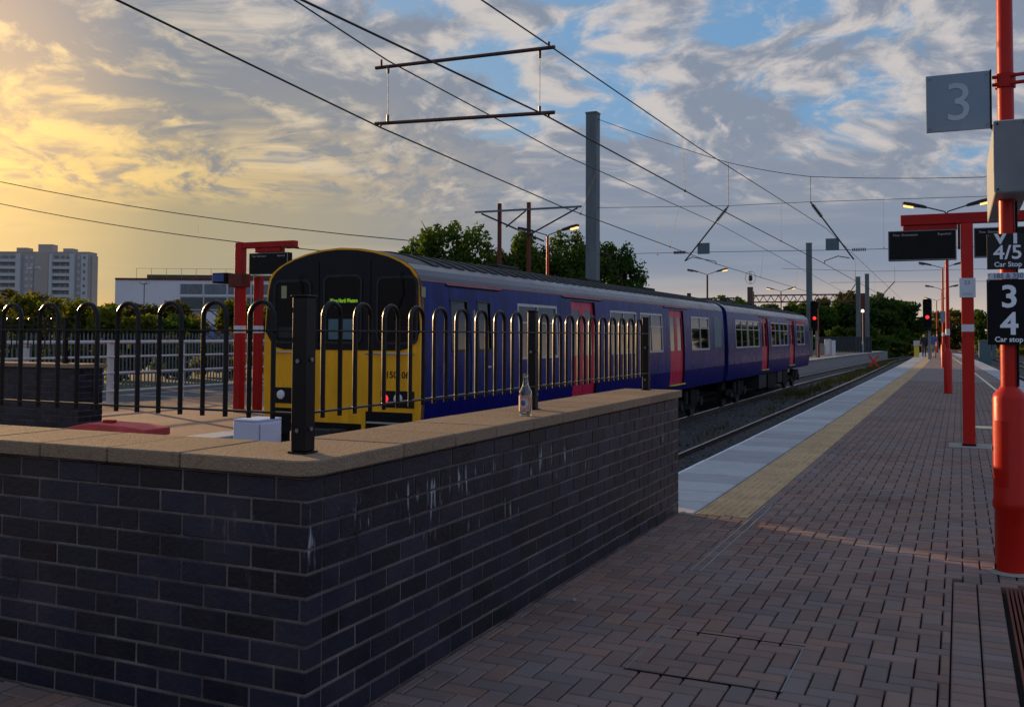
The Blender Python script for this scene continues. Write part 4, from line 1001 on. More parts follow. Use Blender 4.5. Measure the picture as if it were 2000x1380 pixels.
MB().box(-12.93, -12.60, 14.86, 15.14, 2.42, 2.68).build('bracket', 'rust_brown', g2, bevel=.01)
display('dark departure display hanging on the left red gantry beside the train', -12.44, -11.53, 2.65, 3.06, 14.9)
cm_ = thing('loudspeaker_box', 'small blue-faced box mounted on the left red gantry', 'box', (-13.1, 15, 2.45))
MB().prism_y([(-13.32, 2.70), (-13.32, 2.50), (-12.96, 2.48), (-12.96, 2.70)][::-1], 14.85, 15.05).build('casing', 'under_black', cm_, fix=True, bevel=.01)
MB().box(-13.30, -13.02, 14.84, 14.8485, 2.53, 2.68).build('face', 'cam_blue', cm_)

# ------------------------------------------------------------------ overhead line equipment
def mast(x, y, top, wd, label, base=-.3, mt_='mast_gray'):
    t = thing('overhead_mast', label, 'mast', (x, y, base), 'overhead line masts')
    h = wd/2; m_ = MB()
    m_.box(x-h, x+h, y-h, y-h+.03, base+.05, top); m_.box(x-h, x+h, y+h-.03, y+h, base+.05, top); m_.box(x-.02, x+.02, y-h+.0305, y+h-.0305, base+.05, top)
    m_.box(x-h+.0, x-h+.06, y-h+.0305, y+h-.0305, base+.05, top); m_.box(x+h-.06, x+h, y-h+.0305, y+h-.0305, base+.05, top)
    m_.build('shaft', mt_, t); MB().box(x-h-.02, x+h+.02, y-h-.02, y+h+.02, top+.0005, top+.06).build('cap', mt_, t)
    MB().box(x-h-.12, x+h+.12, y-h-.12, y+h+.12, base, base+.05).build('base_plate', 'steel_gray', t); return t
mast(-13.27, 36.5, 10.35, .44, 'tall grey-green mast rising behind the nearer railcar')
mast(-11.0, 81.2, 8.95, .42, 'grey mast beside the left red signal')
mast(-10.3, 115, 8.1, .46, 'grey mast at the right end of the brown lattice portal', base=-1.28)
mast(-8.95, 110, 8.1, .40, 'grey mast just right of the lattice portal', base=-1.28)
m5 = mast(3.4, 120, 7.4, .4, 'dark green mast beyond the right tracks', base=-1.28)

WG = 'overhead wires'
def wire(pts, r, label, name='overhead_wire', drops=None):
    t = thing(name, label, 'wire', pts[0], WG)
    MB().tube(pts, r, 6).build('cable', 'wire', t, smooth=True)
    for a, b_ in drops or []:
        MB().tube([a, b_], .004, 5).build('dropper', 'wire', t); MB().rbox(b_, (.03, .05, .04)).build('clip', 'insulator', t)
    return t
def sag(pts, n, s):
    o = []
    for a, b_ in zip(pts[:-1], pts[1:]):
        a, b_ = Vector(a), Vector(b_)
        for i in range(n): t_ = i/n; q = a.lerp(b_, t_); o.append(q - Vector((0, 0, s*4*t_*(1-t_))))
    return o + [Vector(pts[-1])]
cA = [(-6.2, 2, 4.42), (-6.49, 6.02, 4.35), (-7.07, 11.1, 4.30), (-7.70, 19.3, 4.25), (-8.28, 36.3, 4.20), (-8.1, 70, 4.1), (-6.9, 115, 4.0)]
cB = [(-4.9, 2, 4.2), (-4.78, 6.3, 4.20), (-4.58, 10.9, 4.20), (-4.53, 18.2, 4.15), (-4.41, 36.3, 4.12), (-4.5, 70, 4.1), (-5.4, 115, 4.0)]
kA = [(-6.5, 3, 5.5), (-6.82, 8.87, 5.30), (-6.97, 11.1, 5.2), (-7.24, 18.3, 5.15), (-8.1, 36.4, 5.65), (-8.0, 75, 4.9), (-7.0, 115, 5.2)]
kB = [(-4.7, 3, 5.2), (-4.62, 9.2, 5.10), (-4.59, 10.9, 5.10), (-4.6, 18.6, 5.18), (-4.33, 36.4, 5.38), (-4.5, 75, 4.9), (-5.4, 115, 5.2)]
def lerp_y(pts, y):
    for a, b_ in zip(pts[:-1], pts[1:]):
        if a[1] <= y <= b_[1]: t_ = (y-a[1])/(b_[1]-a[1]); return tuple(a[i]+(b_[i]-a[i])*t_ for i in range(3))
wire(cA, .011, 'lower overhead wire running above the railcars, lowest of the diagonal wires', drops=[(lerp_y(kA, y), lerp_y(cA, y)) for y in (20.5, 29, 45, 55)])
wire(cB, .011, 'lower overhead wire above the empty track beside the platform', drops=[(lerp_y(kB, y), lerp_y(cB, y)) for y in (17.4, 27.5, 48, 60)])
wire(kA, .010, 'upper overhead wire above the railcars'); wire(kB, .010, 'upper overhead wire above the empty track, topmost of the diagonal wires')
def spreader(zl, zr, label, up):
    t = thing('spreader_bar', label, 'bar', (-5.8, 11.1, (zl+zr)/2), 'wire spreader bars')
    MB().tube([(-7.16, 11.1, zl), (-4.50, 11.0, zr)], .024, 10).build('bar', 'bar_brown', t, smooth=True)
    for x in (-7.04, -4.6):
        z = zl + (zr-zl)*(x+7.16)/2.66
        MB().tube([(x, 11.05, z-.05 if not up else z), (x, 11.05, z if not up else z+.09)], .016, 8).build('clamp', 'bar_brown', t)
    for x in (-6.93, -4.72):
        z = zl + (zr-zl)*(x+7.16)/2.66
        MB().tube([(x, 11.05, z), (x, 11.05, z-.10 if up else z+.10)], .018, 8).build('shackle', 'insulator', t)
    return t
spreader(5.12, 5.06, 'upper brown spreader bar hung between the overhead wires', True); spreader(4.36, 4.25, 'lower brown spreader bar hung between the overhead wires', False)
for x, z0, z1, lb in ((-6.93, 4.45, 5.02, 'left'), (-4.72, 4.34, 4.97, 'right')):
    q = thing('hanger_rod', 'thin %s rod linking the two spreader bars' % lb, 'rod', (x, 11.05, z0)); MB().tube([(x, 11.05, z0), (x, 11.05, z1)], .005, 6).build('rod', 'steel_gray', q)

HY = 36.5
wire(sag([(-13.1, HY, 10.15), (-7.85, HY, 8.02), (-4.88, HY, 7.30), (.77, HY, 6.92), (9, HY, 9.2)], 6, .05), .012, 'sagging cross wire between the tall mast and the gantries', 'cross_span_wire')
wire([(-13.1, HY, 6.58), (-7.85, HY, 6.39), (-4.88, HY, 6.38), (9, HY, 6.1)], .010, 'middle level cross wire over the tracks', 'cross_span_wire', drops=[((x, HY, 6.4), (x, HY, 4.63)) for x in (-10.6, -2.4)])
wire([(-13.1, HY, 4.72), (-9.0, HY, 4.68), (-4.1, HY, 4.60), (9, HY, 4.5)], .010, 'lowest level cross wire over the tracks', 'cross_span_wire')
def registration(xt, xb, zt, zb, xc, px_, arm, label):
    t = thing('registration_arm', label, 'overhead fitting', (xt, HY, zt), 'slanted registration arms')
    MB().tube([(xt, HY, zt+ (1.62 if xt < -6 else .92)), (xt, HY, zt)], .012, 6).build('drop_rod', 'wire', t)
    MB().tube([(xt, HY, zt), (xb, HY-.05, zb)], .028, 8).build('slanted_tube', 'wire', t, smooth=True)
    a, b_ = Vector((xt, HY, zt)), Vector((xb, HY-.05, zb))
    for i in range(9): q = a.lerp(b_, .05+.024*i); MB().tube([q, a.lerp(b_, .05+.024*i+.012)], .065, 10).build('insulator_disc', 'insulator', t)
    MB().box(px_-.23, px_+.23, HY-.04, HY-.02, 4.60, 5.02).build('number_plate', 'plate_blue', t)
    MB().tube(arm, .018, 6).build('steady_arm', 'wire', t)
    for i in range(8): x = xc + i*.06; MB().tube([(x, HY-.03, 4.69 if xc < -6 else 4.588), (x+.03, HY-.03, 4.69 if xc < -6 else 4.588)], .06, 8).build('insulator_disc', 'insulator', t)
    return t
registration(-7.86, -9.52, 6.38, 4.35, -9.95, -8.80, [(-9.5, HY, 4.37), (-9.25, HY, 4.50), (-8.35, HY, 4.31), (-8.33, HY, 4.20)], 'left slanted registration arm with square plate below the cross wires')
registration(-4.88, -3.40, 6.37, 4.24, -3.45, -4.13, [(-3.55, HY, 4.30), (-3.95, HY, 4.38), (-4.4, HY, 4.22), (-4.42, HY, 4.12)], 'right slanted registration arm with square plate below the cross wires')
def small_reg(xt, xb, y, zt, zb, label):
    t = thing('registration_arm', label, 'overhead fitting', (xt, y, zt), 'slanted registration arms')
    MB().tube([(xt, y, zt+1.5), (xt, y, zt)], .015, 6).build('drop_rod', 'wire', t); MB().tube([(xt, y, zt), (xb, y, zb)], .05, 6).build('slanted_tube', 'wire', t)
small_reg(-10.3, -11.3, 112, 7.2, 5.6, 'small distant slanted arm left of the far masts'); small_reg(-6.3, -8.4, 112, 7.4, 5.0, 'small distant slanted arm right of the far masts')
wire([(-13.2, 81.2, 7.0), (-6, 81.2, 6.6), (6, 81.2, 6.6)], .014, 'distant cross wire behind the left signal mast', 'cross_span_wire')
wire([(-13, 112, 7.4), (8, 112, 7.2)], .018, 'farthest cross wire above the trees', 'cross_span_wire')
wire(sag([(-78.5, 60, 15.08), (-35.7, 60, 8.2)], 8, .5), .035, 'upper of the thin wires crossing the sky at left', drops=[((-55.3, 60, 10.8), (-55.3, 60, 9.05))])
wire(sag([(-78.5, 60, 13.1), (-43.2, 60, 7.7), (-34, 60, 6.5)], 8, .4), .035, 'lower of the thin wires crossing the sky at left')

# twin-post cantilever frame behind the train
cf = thing('cantilever_frame', 'two thin masts carrying a braced crossbeam behind the trees', 'mast', (-20.6, 45, -.3))
for x, zt in ((-21.44, 8.25), (-19.8, 8.22)): MB().box(x-.08, x+.08, 44.92, 45.08, -.3, zt).build('post', 'rust_brown', cf)
MB().box(-22.8, -16.9, 44.86, 44.91, 7.80, 7.90).build('crossbeam', 'mast_gray', cf)
for a, b_ in (((-22.4, 44.85, 7.75), (-18.9, 44.85, 6.2)), ((-21.0, 44.84, 7.0), (-19.9, 44.84, 7.78)), ((-19.8, 44.83, 6.5), (-17.1, 44.83, 7.78))): MB().tube([a, b_], .045, 6).build('brace', 'wire', cf)
# lattice portal
pg = thing('lattice_portal', 'brown lattice portal spanning the tracks in front of distant trees', 'gantry', (-17, 120, -1.28))
for z in (6.4, 5.58): MB().box(-23.2, -10.4, 119.9, 120.1, z-.08, z+.08).build('chord', 'rust_brown', pg)
for i in range(14):
    x = -23.0+i*.9; MB().tube([(x, 120, 5.6), (x+.45, 120, 6.38)], .05, 5).build('lattice_bar', 'rust_brown', pg); MB().tube([(x+.45, 120, 6.38), (x+.9, 120, 5.6)], .05, 5).build('lattice_bar', 'rust_brown', pg)
MB().box(-10.7, -9.9, 119.7, 120.3, -1.28, 6.5).build('leg', 'rust_brown', pg); MB().box(-23.4, -22.8, 119.7, 120.3, -1.28, 6.9).build('leg', 'rail_steel', pg)
lt = thing('lantern_mast', 'dark mast topped with a round cage lantern', 'mast', (-22.2, 115, -1.28))
MB().box(-22.55, -21.95, 114.8, 115.2, -1.28, 7.2).build('shaft', 'rail_steel', lt)
for th in range(0, 180, 90):
    cc_ = [(-22.22+.6*math.cos(2*math.pi*i/16)*math.cos(R(th)), 115+.6*math.cos(2*math.pi*i/16)*math.sin(R(th)), 8.3+.75*math.sin(2*math.pi*i/16)) for i in range(17)]
    MB().tube(cc_, .022, 5, cap=False).build('cage_ring', 'rail_steel', lt)
MB().lathe([(.05, 7.9), (.24, 8.0), (.24, 8.4), (.1, 8.6)], (-22.22, 115, 0), 10).build('lamp', 'lamp_body', lt)
sb = thing('side_bracket', 'small post with a horizontal bracket arm behind the railcars', 'mast', (-18, 70, 0))
MB().box(-18.1, -17.85, 69.9, 70.1, -.3, 4.6).build('post', 'rust_brown', sb); MB().tube([(-17.85, 70, 4.2), (-14.2, 70, 4.2)], .05, 6).build('arm', 'wire', sb); MB().tube([(-16.8, 70, 2.8), (-15.0, 70, 4.15)], .04, 6).build('brace', 'wire', sb)

# ------------------------------------------------------------------ signals
def signal(x, y, z0, z1, label, base):
    t = thing('colour_light_signal', label, 'signal', (x, y, base), 'red railway signals')
    hw_ = .30*(z1-z0)/2.1
    MB().prism_y(rrect(x-hw_, x+hw_, z0, z1, .12), y, y+.25).build('backboard', 'sign_black', t, fix=True)
    MB().box(x+.02, x+.18, y+.26, y+.42, base, z0+.6).build('post', 'steel_gray', t)
    MB().box(x-hw_-.15, x+hw_+.4, y+.1, y+.6, z0-.12, z0-.03).build('platform_plate', 'under_black', t)
    hz = (z1-z0)/4.2
    for i in range(4):
        zc = z0 + hz*(.6+i); on = i == 1
        cyl = MB().lathe([(.13*hw_/.3, 0), (.13*hw_/.3, .03), (.001, .05)], (0, 0, 0), 16).mesh('lens', 'signal_red' if on else 'screen', smooth=True); cyl.transform(Matrix.Rotation(R(90), 4, 'X')); link('lens', cyl, t, Vector((x, y-.001, zc))-wloc(t))
        hd = MB()
        for k in range(9):
            th = R(-10+200*k/8); th2 = R(-10+200*(k+1)/8)
            if k < 8: r0 = .24*hw_/.3; hd.add([(x+r0*math.cos(th), y, zc+r0*math.sin(th)), (x+r0*math.cos(th2), y, zc+r0*math.sin(th2)), (x+r0*math.cos(th2), y-.22, zc+r0*math.sin(th2)), (x+r0*math.cos(th), y-.22, zc+r0*math.sin(th))], [(0, 1, 2, 3)])
        hd.build('hood', 'under_black', t)
    return t
signal(-10.45, 80, 2.1, 4.25, 'red signal light beside the grey mast at the far end of the train', -.15)
signal(-1.95, 70, 2.05, 4.0, 'red signal light over the right platform near the red posts', 0)

# ------------------------------------------------------------------ railings, fences and small things on the platform across
wr = thing('white_railing', 'white tubular four-rail railing along the back of the left platform', 'railing', (-16.2, 20, 0))
for i in range(30):
    y = 8.9+i*2.05; MB().box(-16.25, -16.15, y-.05, y+.05, 0, 1.36).build('post', 'white_paint', wr)
for z in (1.33, 1.02, .68, .30): MB().tube([(-16.14, 6, z), (-16.14, 70, z)], .035 if z > 1.2 else .024, 8).build('rail', 'white_paint', wr, smooth=True)
pf = thing('palisade_fence', 'grey steel palisade fence at the back of the car park', 'fence', (-24.4, 30, -.32))
pm = MB().add([(0, -.035, 0), (0, .035, 0), (.015, 0, 0), (0, -.035, 1.72), (0, .035, 1.72), (.015, 0, 1.72), (.005, 0, 1.80)], [(0, 2, 5, 3), (2, 1, 4, 5), (1, 0, 3, 4), (3, 5, 6), (5, 4, 6), (4, 3, 6)]).mesh('pale', 'palisade')
for i in range(280): link('pale', pm, pf, (0, 10+i*.155-30, .06))
for z in (.2, 1.2): MB().box(-24.44, -24.403, 8, 56, z-.03, z+.03).build('rail', 'palisade', pf)
dfn = thing('dark_fence', 'dark boarded fence at the end of the far left platform', 'fence', (-12, 108, -.15))
for i in range(26): MB().box(-16+i*.3, -16+i*.3+.27, 106.0, 106.06, -.15, 1.45).build('board', 'dark_fence', dfn)
for z in (.2, 1.2): MB().box(-16, -8.2, 106.065, 106.12, z-.05, z+.05).build('rail', 'dark_fence', dfn)
bn = thing('white_cabinet', 'white cabinet standing on the far left platform by the dark fence', 'cabinet', (-9.9, 86, -.15))
MB().box(-10.4, -9.9, 85.7, 86.1, -.15, 1.25).build('cabinet_body', 'white_paint', bn, bevel=.03); MB().box(-9.85, -9.55, 85.75, 86.05, -.15, 1.15).build('side_unit', 'white_band', bn, bevel=.02); MB().box(-10.3, -10.0, 85.685, 85.699, 0, 1.1).build('door', 'white_band', bn)
lw2 = thing('low_wall', 'low grey wall beside the white cabinet', 'wall', (-12.3, 92, -.15)); MB().box(-15.5, -10.5, 92, 92.25, -.15, .75).build('wall_body', 'concrete', lw2, bevel=.02); MB().box(-15.55, -10.45, 91.95, 92.3, .75, .85).build('coping', 'concrete', lw2)
def stop_board(x, y, label, s=1.0):
    t = thing('stop_board', label, 'track sign', (x, y, -1.08), 'red boards between the rails')
    for sg_ in (-1, 1): MB().rbox((x, y+.02*sg_, -.55), (.16*s, .03, 1.25*s), 0, ('Y', R(38)*sg_)).build('crossed_board', 'board_red', t)
    MB().box(x-.04, x+.04, y+.05, y+.11, -1.08, -.45).build('post', 'under_gray', t)
stop_board(-6.45, 85, 'bright red crossed board standing by the nearer rails', 1.0); stop_board(-9.1, 92, 'smaller red crossed board below the far platform edge', .75)
mk = thing('marker_post', 'white and yellow marker at the edge of the right platform', 'marker', (-2.75, 74, 0))
MB().box(-2.95, -2.62, 74, 74.12, .05, .85).build('post', 'hivis', mk); MB().box(-2.98, -2.59, 73.97, 74.15, .852, 1.22).build('plate', 'white_paint', mk)
bn2 = thing('grey_unit', 'grey cabinet behind the red posts beyond the right edge', 'cabinet', (1.2, 96, -1.28)); MB().box(1.5, 2.5, 96, 96.8, -1.28, 1.1).build('cabinet_body', 'plate_blue', bn2, bevel=.04); MB().box(1.45, 2.55, 95.95, 96.85, 1.101, 1.2).build('lid', 'steel_gray', bn2)

# ------------------------------------------------------------------ people far down the platform
def person(x, y, h, label, top, legs, face=0.0, step=.12):
    t = MB(); k = h/1.75
    V_ = [(0, 0, .95, .14), (0, 0, 1.15, .13), (0, 0, 1.38, .16), (0, 0, 1.50, .06), (0, 0, 1.60, .085), (0, 0, 1.70, .07),
          (-.10, 0, .90, .10), (-.11, -step, .50, .07), (-.11, -step*.6, .08, .05), (-.11, -step*.6-.14, .03, .04),
          (.10, 0, .90, .10), (.11, step, .50, .07), (.11, step*1.3, .08, .05), (.11, step*1.3-.14, .03, .04),
          (-.20, 0, 1.42, .065), (-.25, .05, 1.14, .05), (-.25, -.06, .90, .038), (-.25, -.09, .80, .036),
          (.20, 0, 1.42, .065), (.25, -.05, 1.14, .05), (.25, -.12, .90, .038), (.25, -.15, .80, .036)]
    E_ = [(0, 1), (1, 2), (2, 3), (3, 4), (4, 5), (0, 6), (6, 7), (7, 8), (8, 9), (0, 10), (10, 11), (11, 12), (12, 13), (2, 14), (14, 15), (15, 16), (16, 17), (2, 18), (18, 19), (19, 20), (20, 21)]
    me = bpy.data.meshes.new('person'); me.from_pydata([(a*k, b_*k, c*k) for a, b_, c, _ in V_], E_, [])
    o = bpy.data.objects.new('tmp', me); COL.objects.link(o); sk = o.modifiers.new('s', 'SKIN'); ss_ = o.modifiers.new('u', 'SUBSURF'); ss_.levels = 2
    for i, q in enumerate(V_): me.skin_vertices[0].data[i].radius = (q[3]*k*1.0, q[3]*k*(.8 if i in (0, 1, 2) else 1.0))
    me.skin_vertices[0].data[0].use_root = True
    bpy.context.view_layer.update(); ev = bpy.data.meshes.new_from_object(o.evaluated_get(bpy.context.evaluated_depsgraph_get())); bpy.data.objects.remove(o)
    ev.materials.clear()
    for q in ('skin', 'hair', top, legs, 'under_black'): ev.materials.append(MATS[q])
    for pgn in ev.polygons:
        c = pgn.center; zz = c.z/k; pgn.use_smooth = True
        pgn.material_index = 1 if zz > 1.66 or (zz > 1.58 and c.y > .02) else 0 if zz > 1.49 or (zz < .88 and abs(c.x)/k > .2) else 2 if zz > .93 else 3 if zz > .08 else 4
    zm = min(v_.co.z for v_ in ev.vertices); ob = link('person', ev, loc=(x, y, -zm)); ob.rotation_euler.z = face
    return tag(ob, label, 'person')
person(-1.75, 76, 1.78, 'person in blue top and tan trousers walking far down the right platform', 'cloth_blue', 'cloth_tan', 2.9)
person(-2.45, 79, 1.75, 'person in dark clothes walking at the far left edge of the right platform', 'cloth_dark', 'cloth_dark', .2, .16)

# ------------------------------------------------------------------ trees and shrubs
def leaf_mesh(name, mname, rx, ry, rz, n, size, clumps, seed, droop=0.0, low=-1.0):
    rg = np.random.default_rng(seed)
    c = rg.normal(size=(clumps, 3)); c /= np.linalg.norm(c, axis=1)[:, None]; c *= (.35+.62*rg.random((clumps, 1))**.5)
    c[:, 2] = np.where(c[:, 2] < low, low + .2*rg.random(clumps), c[:, 2])
    cr = .16+.20*rg.random(clumps); w_ = cr**2; w_ /= w_.sum()
    idx = rg.choice(clumps, n, p=w_); q = rg.normal(size=(n, 3)); q /= np.linalg.norm(q, axis=1)[:, None]; q *= rg.random((n, 1))**.45
    p_ = c[idx] + q*cr[idx][:, None]*np.array([1, 1, .8]); p_[:, 2] -= droop*np.hypot(p_[:, 0], p_[:, 1])**2*rg.random(n)
    p_ *= np.array([rx, ry, rz])
    a = rg.normal(size=(n, 3)); a /= np.linalg.norm(a, axis=1)[:, None]; b_ = np.cross(a, rg.normal(size=(n, 3))); b_ /= np.linalg.norm(b_, axis=1)[:, None]
    s_ = size*(.6+.8*rg.random((n, 1))); a *= s_; b_ *= s_*.55
    vs = np.stack([p_-a, p_+b_, p_+a, p_-b_], 1).reshape(-1, 3).astype(np.float32)
    me = bpy.data.meshes.new(name); me.vertices.add(4*n); me.vertices.foreach_set('co', vs.ravel()); me.loops.add(4*n); me.polygons.add(n)
    me.loops.foreach_set('vertex_index', np.arange(4*n, dtype=np.int32)); me.polygons.foreach_set('loop_start', np.arange(0, 4*n, 4, dtype=np.int32))
    me.polygons.foreach_set('loop_total', np.full(n, 4, dtype=np.int32)); me.update(calc_edges=True); me.materials.append(MATS[mname]); return me
def trunk(x, y, z0, h, r, rx, ry, seed):
    rg = random.Random(seed); m_ = MB()
    m_.tube([(x, y, z0), (x+.05*h*(rg.random()-.5), y, z0+h*.35), (x+.08*h*(rg.random()-.5), y, z0+h*.8)], [r, r*.7, r*.2], 8)
    for i in range(6):
        th = rg.random()*6.28; s0 = h*(.3+.08*i); m_.tube([(x, y, z0+s0), (x+rx*.45*math.cos(th), y+ry*.45*math.sin(th), z0+s0+h*.16), (x+rx*.75*math.cos(th), y+ry*.75*math.sin(th), z0+s0+h*.3)], [r*.45, r*.25, r*.06], 6)
    return m_
def tree(x, y, z0, h, rx, mname, label, seed, n=9000, size=.2, group=None, ry=None, low=.25, clumps=46, droop=0.0, name='tree', cat='tree'):
    ry = ry or rx; t = thing(name, label, cat, (x, y, z0), group)
    trunk(x, y, z0, h, max(.08, .028*h), rx, ry, seed).build('trunk', 'bark', t)
    me = leaf_mesh('crown', mname, rx, ry, h*(1-low)/2*1.06, n, size, clumps, seed, droop); link('crown', me, t, (0, 0, h*(1+low)/2)); return t
def shrub(x, y, z0, h, rx, mname, label, seed, n=4000, size=.14, group=None, ry=None): return tree(x, y, z0, h, rx, mname, label, seed, n, size, group, ry, .0, 26, 0.0, 'shrub', 'shrub')
TG = 'birches behind the train'
tree(-28.5, 52.8, -.3, 8.9, 2.7, 'leaf_green', 'leafy birch with the highest crown behind the train cab', 11, 12500, .14, TG, low=.15, clumps=64)
tree(-26.3, 54.0, -.3, 7.5, 2.6, 'leaf_green', 'rounded tree filling the middle of the row behind the train', 12, 11500, .14, TG, low=.1, clumps=60)
tree(-30.8, 52.2, -.3, 7.2, 1.5, 'leaf_green', 'small thin tree at the left end of the row behind the train', 13, 3600, .15, TG, low=.15)
tree(-24.3, 55.0, -.3, 7.6, 2.4, 'leaf_green', 'lower tree behind the two thin masts', 17, 7600, .14, TG, low=.1)
tree(-22.0, 56.0, -.3, 7.7, 2.3, 'leaf_green', 'tree just left of the tall grey mast', 14, 10000, .14, TG, low=.1)
tree(-20.6, 57.5, -.3, 7.6, 1.9, 'leaf_green', 'tree directly behind the tall grey mast', 15, 8600, .14, TG, low=.1)
tree(-18.9, 57.2, -.3, 7.3, 1.6, 'leaf_dark', 'drooping birch right of the tall grey mast', 16, 7200, .12, TG, low=.08, droop=.55)
TR = 'trees beyond the end of the far platform'
for i, (x, y, h, rx, mt_, lb) in enumerate(((-27.5, 128, 7.6, 4.5, 'leaf_green', 'green tree behind the left part of the lattice portal'), (-21.5, 131, 7.0, 4.0, 'leaf_green', 'green tree behind the middle of the lattice portal'), (-17.0, 126, 6.6, 3.6, 'leaf_dark', 'dark tree behind the left red signal'),
      (-14.0, 134, 8.4, 4.2, 'leaf_dark', 'dark tree behind the right leg of the lattice portal'), (-10.6, 140, 7.8, 4.2, 'leaf_dark', 'large dark rounded tree right of the two grey masts'), (-8.4, 148, 7.6, 4.0, 'leaf_dark', 'dark tree at the right end of the dark row'),
      (-9.8, 175, 7.4, 4.6, 'leaf_yellow', 'yellow-green tree left of the far signal'), (-5.8, 190, 6.0, 4.2, 'leaf_yellow', 'yellow-green bush below the far signal'), (-1.5, 215, 8.4, 5.0, 'leaf_brown', 'brownish tree behind the receding red posts'),
      (5.2, 200, 8.0, 4.6, 'leaf_dark', 'dark tree right of the gantry post'), (9.8, 190, 8.6, 4.6, 'leaf_dark', 'dark tree behind the black car stop sign'), (14.5, 170, 9.0, 5.0, 'leaf_dark', 'dark tree at the far right picture edge'), (18.5, 150, 8, 5.0, 'leaf_dark', 'dark tree beyond the right picture edge'))):
    tree(x, y, -1.28, h, rx, mt_, lb, 30+i, 7500, .30, TR, low=.02, clumps=50)
for i, (x, y, h, rx) in enumerate(((-12.2, 118, 2.6, 2.0), (-9.8, 124, 3.0, 2.4), (-12.5, 88, 1.8, 1.2), (-8.0, 130, 2.6, 2.2), (-7.2, 142, 2.8, 2.4), (8.0, 150, 1.6, 4.0))):
    shrub(x, y, -1.28 if y > 119 else -.2, h, rx, 'leaf_green' if i != 5 else 'leaf_yellow', ('green shrub beside the dark boarded fence', 'green shrub at the foot of the grey masts', 'green shrub below the left red signal', 'shrub on the bank right of the far masts', 'shrub on the bank where the rails vanish', 'low sunlit yellow hedge beyond the right tracks')[i], 60+i, 3500, .2, 'shrubs along the railway')
HG = 'shrubs of the hedge behind the car park'
hedge = [(-38.5, 15.0, 3.0), (-36.6, 17.6, 2.7), (-35.0, 19.8, 2.9), (-33.6, 22.0, 3.2), (-31.8, 23.6, 3.0), (-31.4, 26.2, 3.5), (-29.6, 27.4, 3.2), (-29.2, 30.0, 3.0), (-28.0, 32.2, 3.4), (-27.4, 34.8, 3.1), (-27.0, 37.6, 3.2), (-26.8, 41, 3.3), (-26.6, 45, 3.4)]
names = ['leftmost', 'second', 'third', 'fourth', 'fifth', 'sixth', 'seventh', 'eighth', 'ninth', 'tenth', 'eleventh', 'twelfth', 'last']
for i, (x, y, h) in enumerate(hedge): shrub(x, y, -.3, h-.2, 1.75, ('leaf_yellow', 'leaf_green', 'leaf_yellow')[i % 3], 'sunlit yellow-green hedge shrub behind the palisade fence, %s from the left' % names[i] if i < 12 else 'sunlit hedge shrub behind the palisade, nearest the train', 80+i, 4200, .13, HG)
for i, (x, y, h, rx, lb) in enumerate(((-88, 60, 7.0, 5.5, 'brownish tree below the left part of the tower blocks'), (-80, 63, 6.4, 4.5, 'brownish tree in front of the tower stair shaft'), (-74, 66, 5.0, 4.0, 'tree below the right tower block'), (-70, 71, 5.6, 3.6, 'tree between the tower block and the pale building'))):
    tree(x, y, -1.28, h, rx, 'leaf_brown', lb, 110+i, 7000, .26, 'trees before the tower blocks', low=.02, clumps=50)

# ------------------------------------------------------------------ buildings
class Face:
    """a facade given by two ground points; boxes are laid out along it (metres), out of it and up"""
    def __init__(s, A, B): s.A = Vector((*A, 0)); B = Vector((*B, 0)); s.L = (B-s.A).length; s.u = (B-s.A).normalized(); s.n = Vector((s.u.y, -s.u.x, 0))
    def box(s, mb, a, b_, o0, o1, z0, z1):
        p_ = [s.A+s.u*t+s.n*o for t, o in ((a, o0), (b_, o0), (b_, o1), (a, o1))]
        vs = [(q.x, q.y, z) for z in (z0, z1) for q in p_]; mb.add(vs, [(0, 1, 2, 3), (4, 7, 6, 5), (0, 4, 5, 1), (1, 5, 6, 2), (2, 6, 7, 3), (3, 7, 4, 0)]); return mb
    def part(s, name, mt_, root, *a): return s.box(MB(), *a).build(name, mt_, root, fix=True)
# slab tower: corners measured at about 330 m
T = Face((-323.6, 214.5), (-268.7, 239.8)); tw = thing('tower_block', 'long grey residential tower block with white balcony bays at left', 'building', (-300, 226, -1.3))
T.part('wall', 'tower_wall', tw, 0, T.L, -6, 0, -1.3, 28.6)
T.part('side_wing', 'tower_side', tw, T.L+.01, T.L+.6, -5.5, -1, -1.3, 27.9)
T.part('wing_edge', 'tower_white', tw, T.L-2.6, T.L-.4, .01, .5, -1.3, 28.0)
for a, b_, z in ((35.1, 38.8, 30.4), (42.5, 47.3, 31.6), (51.0, 54.3, 30.2)): T.part('roof_housing', 'tower_side', tw, a, b_, -5, -1, 28.61, z)
T.part('parapet', 'tower_side', tw, 0, T.L, -6.1, .1, 28.605, 29.0)
T.part('stair_shaft', 'tower_side', tw, 42.5, 47.1, .01, 1.2, -1.3, 28.5)
for (a, b_) in ((26.5, 37.6), (47.3, 55.9)):
    T.part('bay_edge', 'tower_white', tw, a, a+1.1, .01, 1.4, -1.3, 28.2); T.part('bay_edge', 'tower_white', tw, b_-1.6, b_, .01, 1.4, -1.3, 28.2)
    for k in range(11):
        z = 2.5+k*2.4
        T.part('balcony', 'tower_white', tw, a+1.15, b_-1.65, .01, 1.3, z-1.1, z-.1)
        for t_ in range(3):
            w0 = a+1.3+(b_-a-3.0)*t_/3; T.part('window', 'tower_dark', tw, w0+.3, w0+(b_-a-3.0)/3-.3, .005, .1, z+.05, z+1.1)
for k in range(11):
    z = 2.5+k*2.4
    for a in (38.6, 40.4, 56.3): T.part('window', 'tower_white', tw, a, a+1.1, .005, .1, z-.1, z+.9)
    T.part('window', 'tower_dark', tw, T.L-1.9, T.L-1.1, .505, .56, z, z+1)
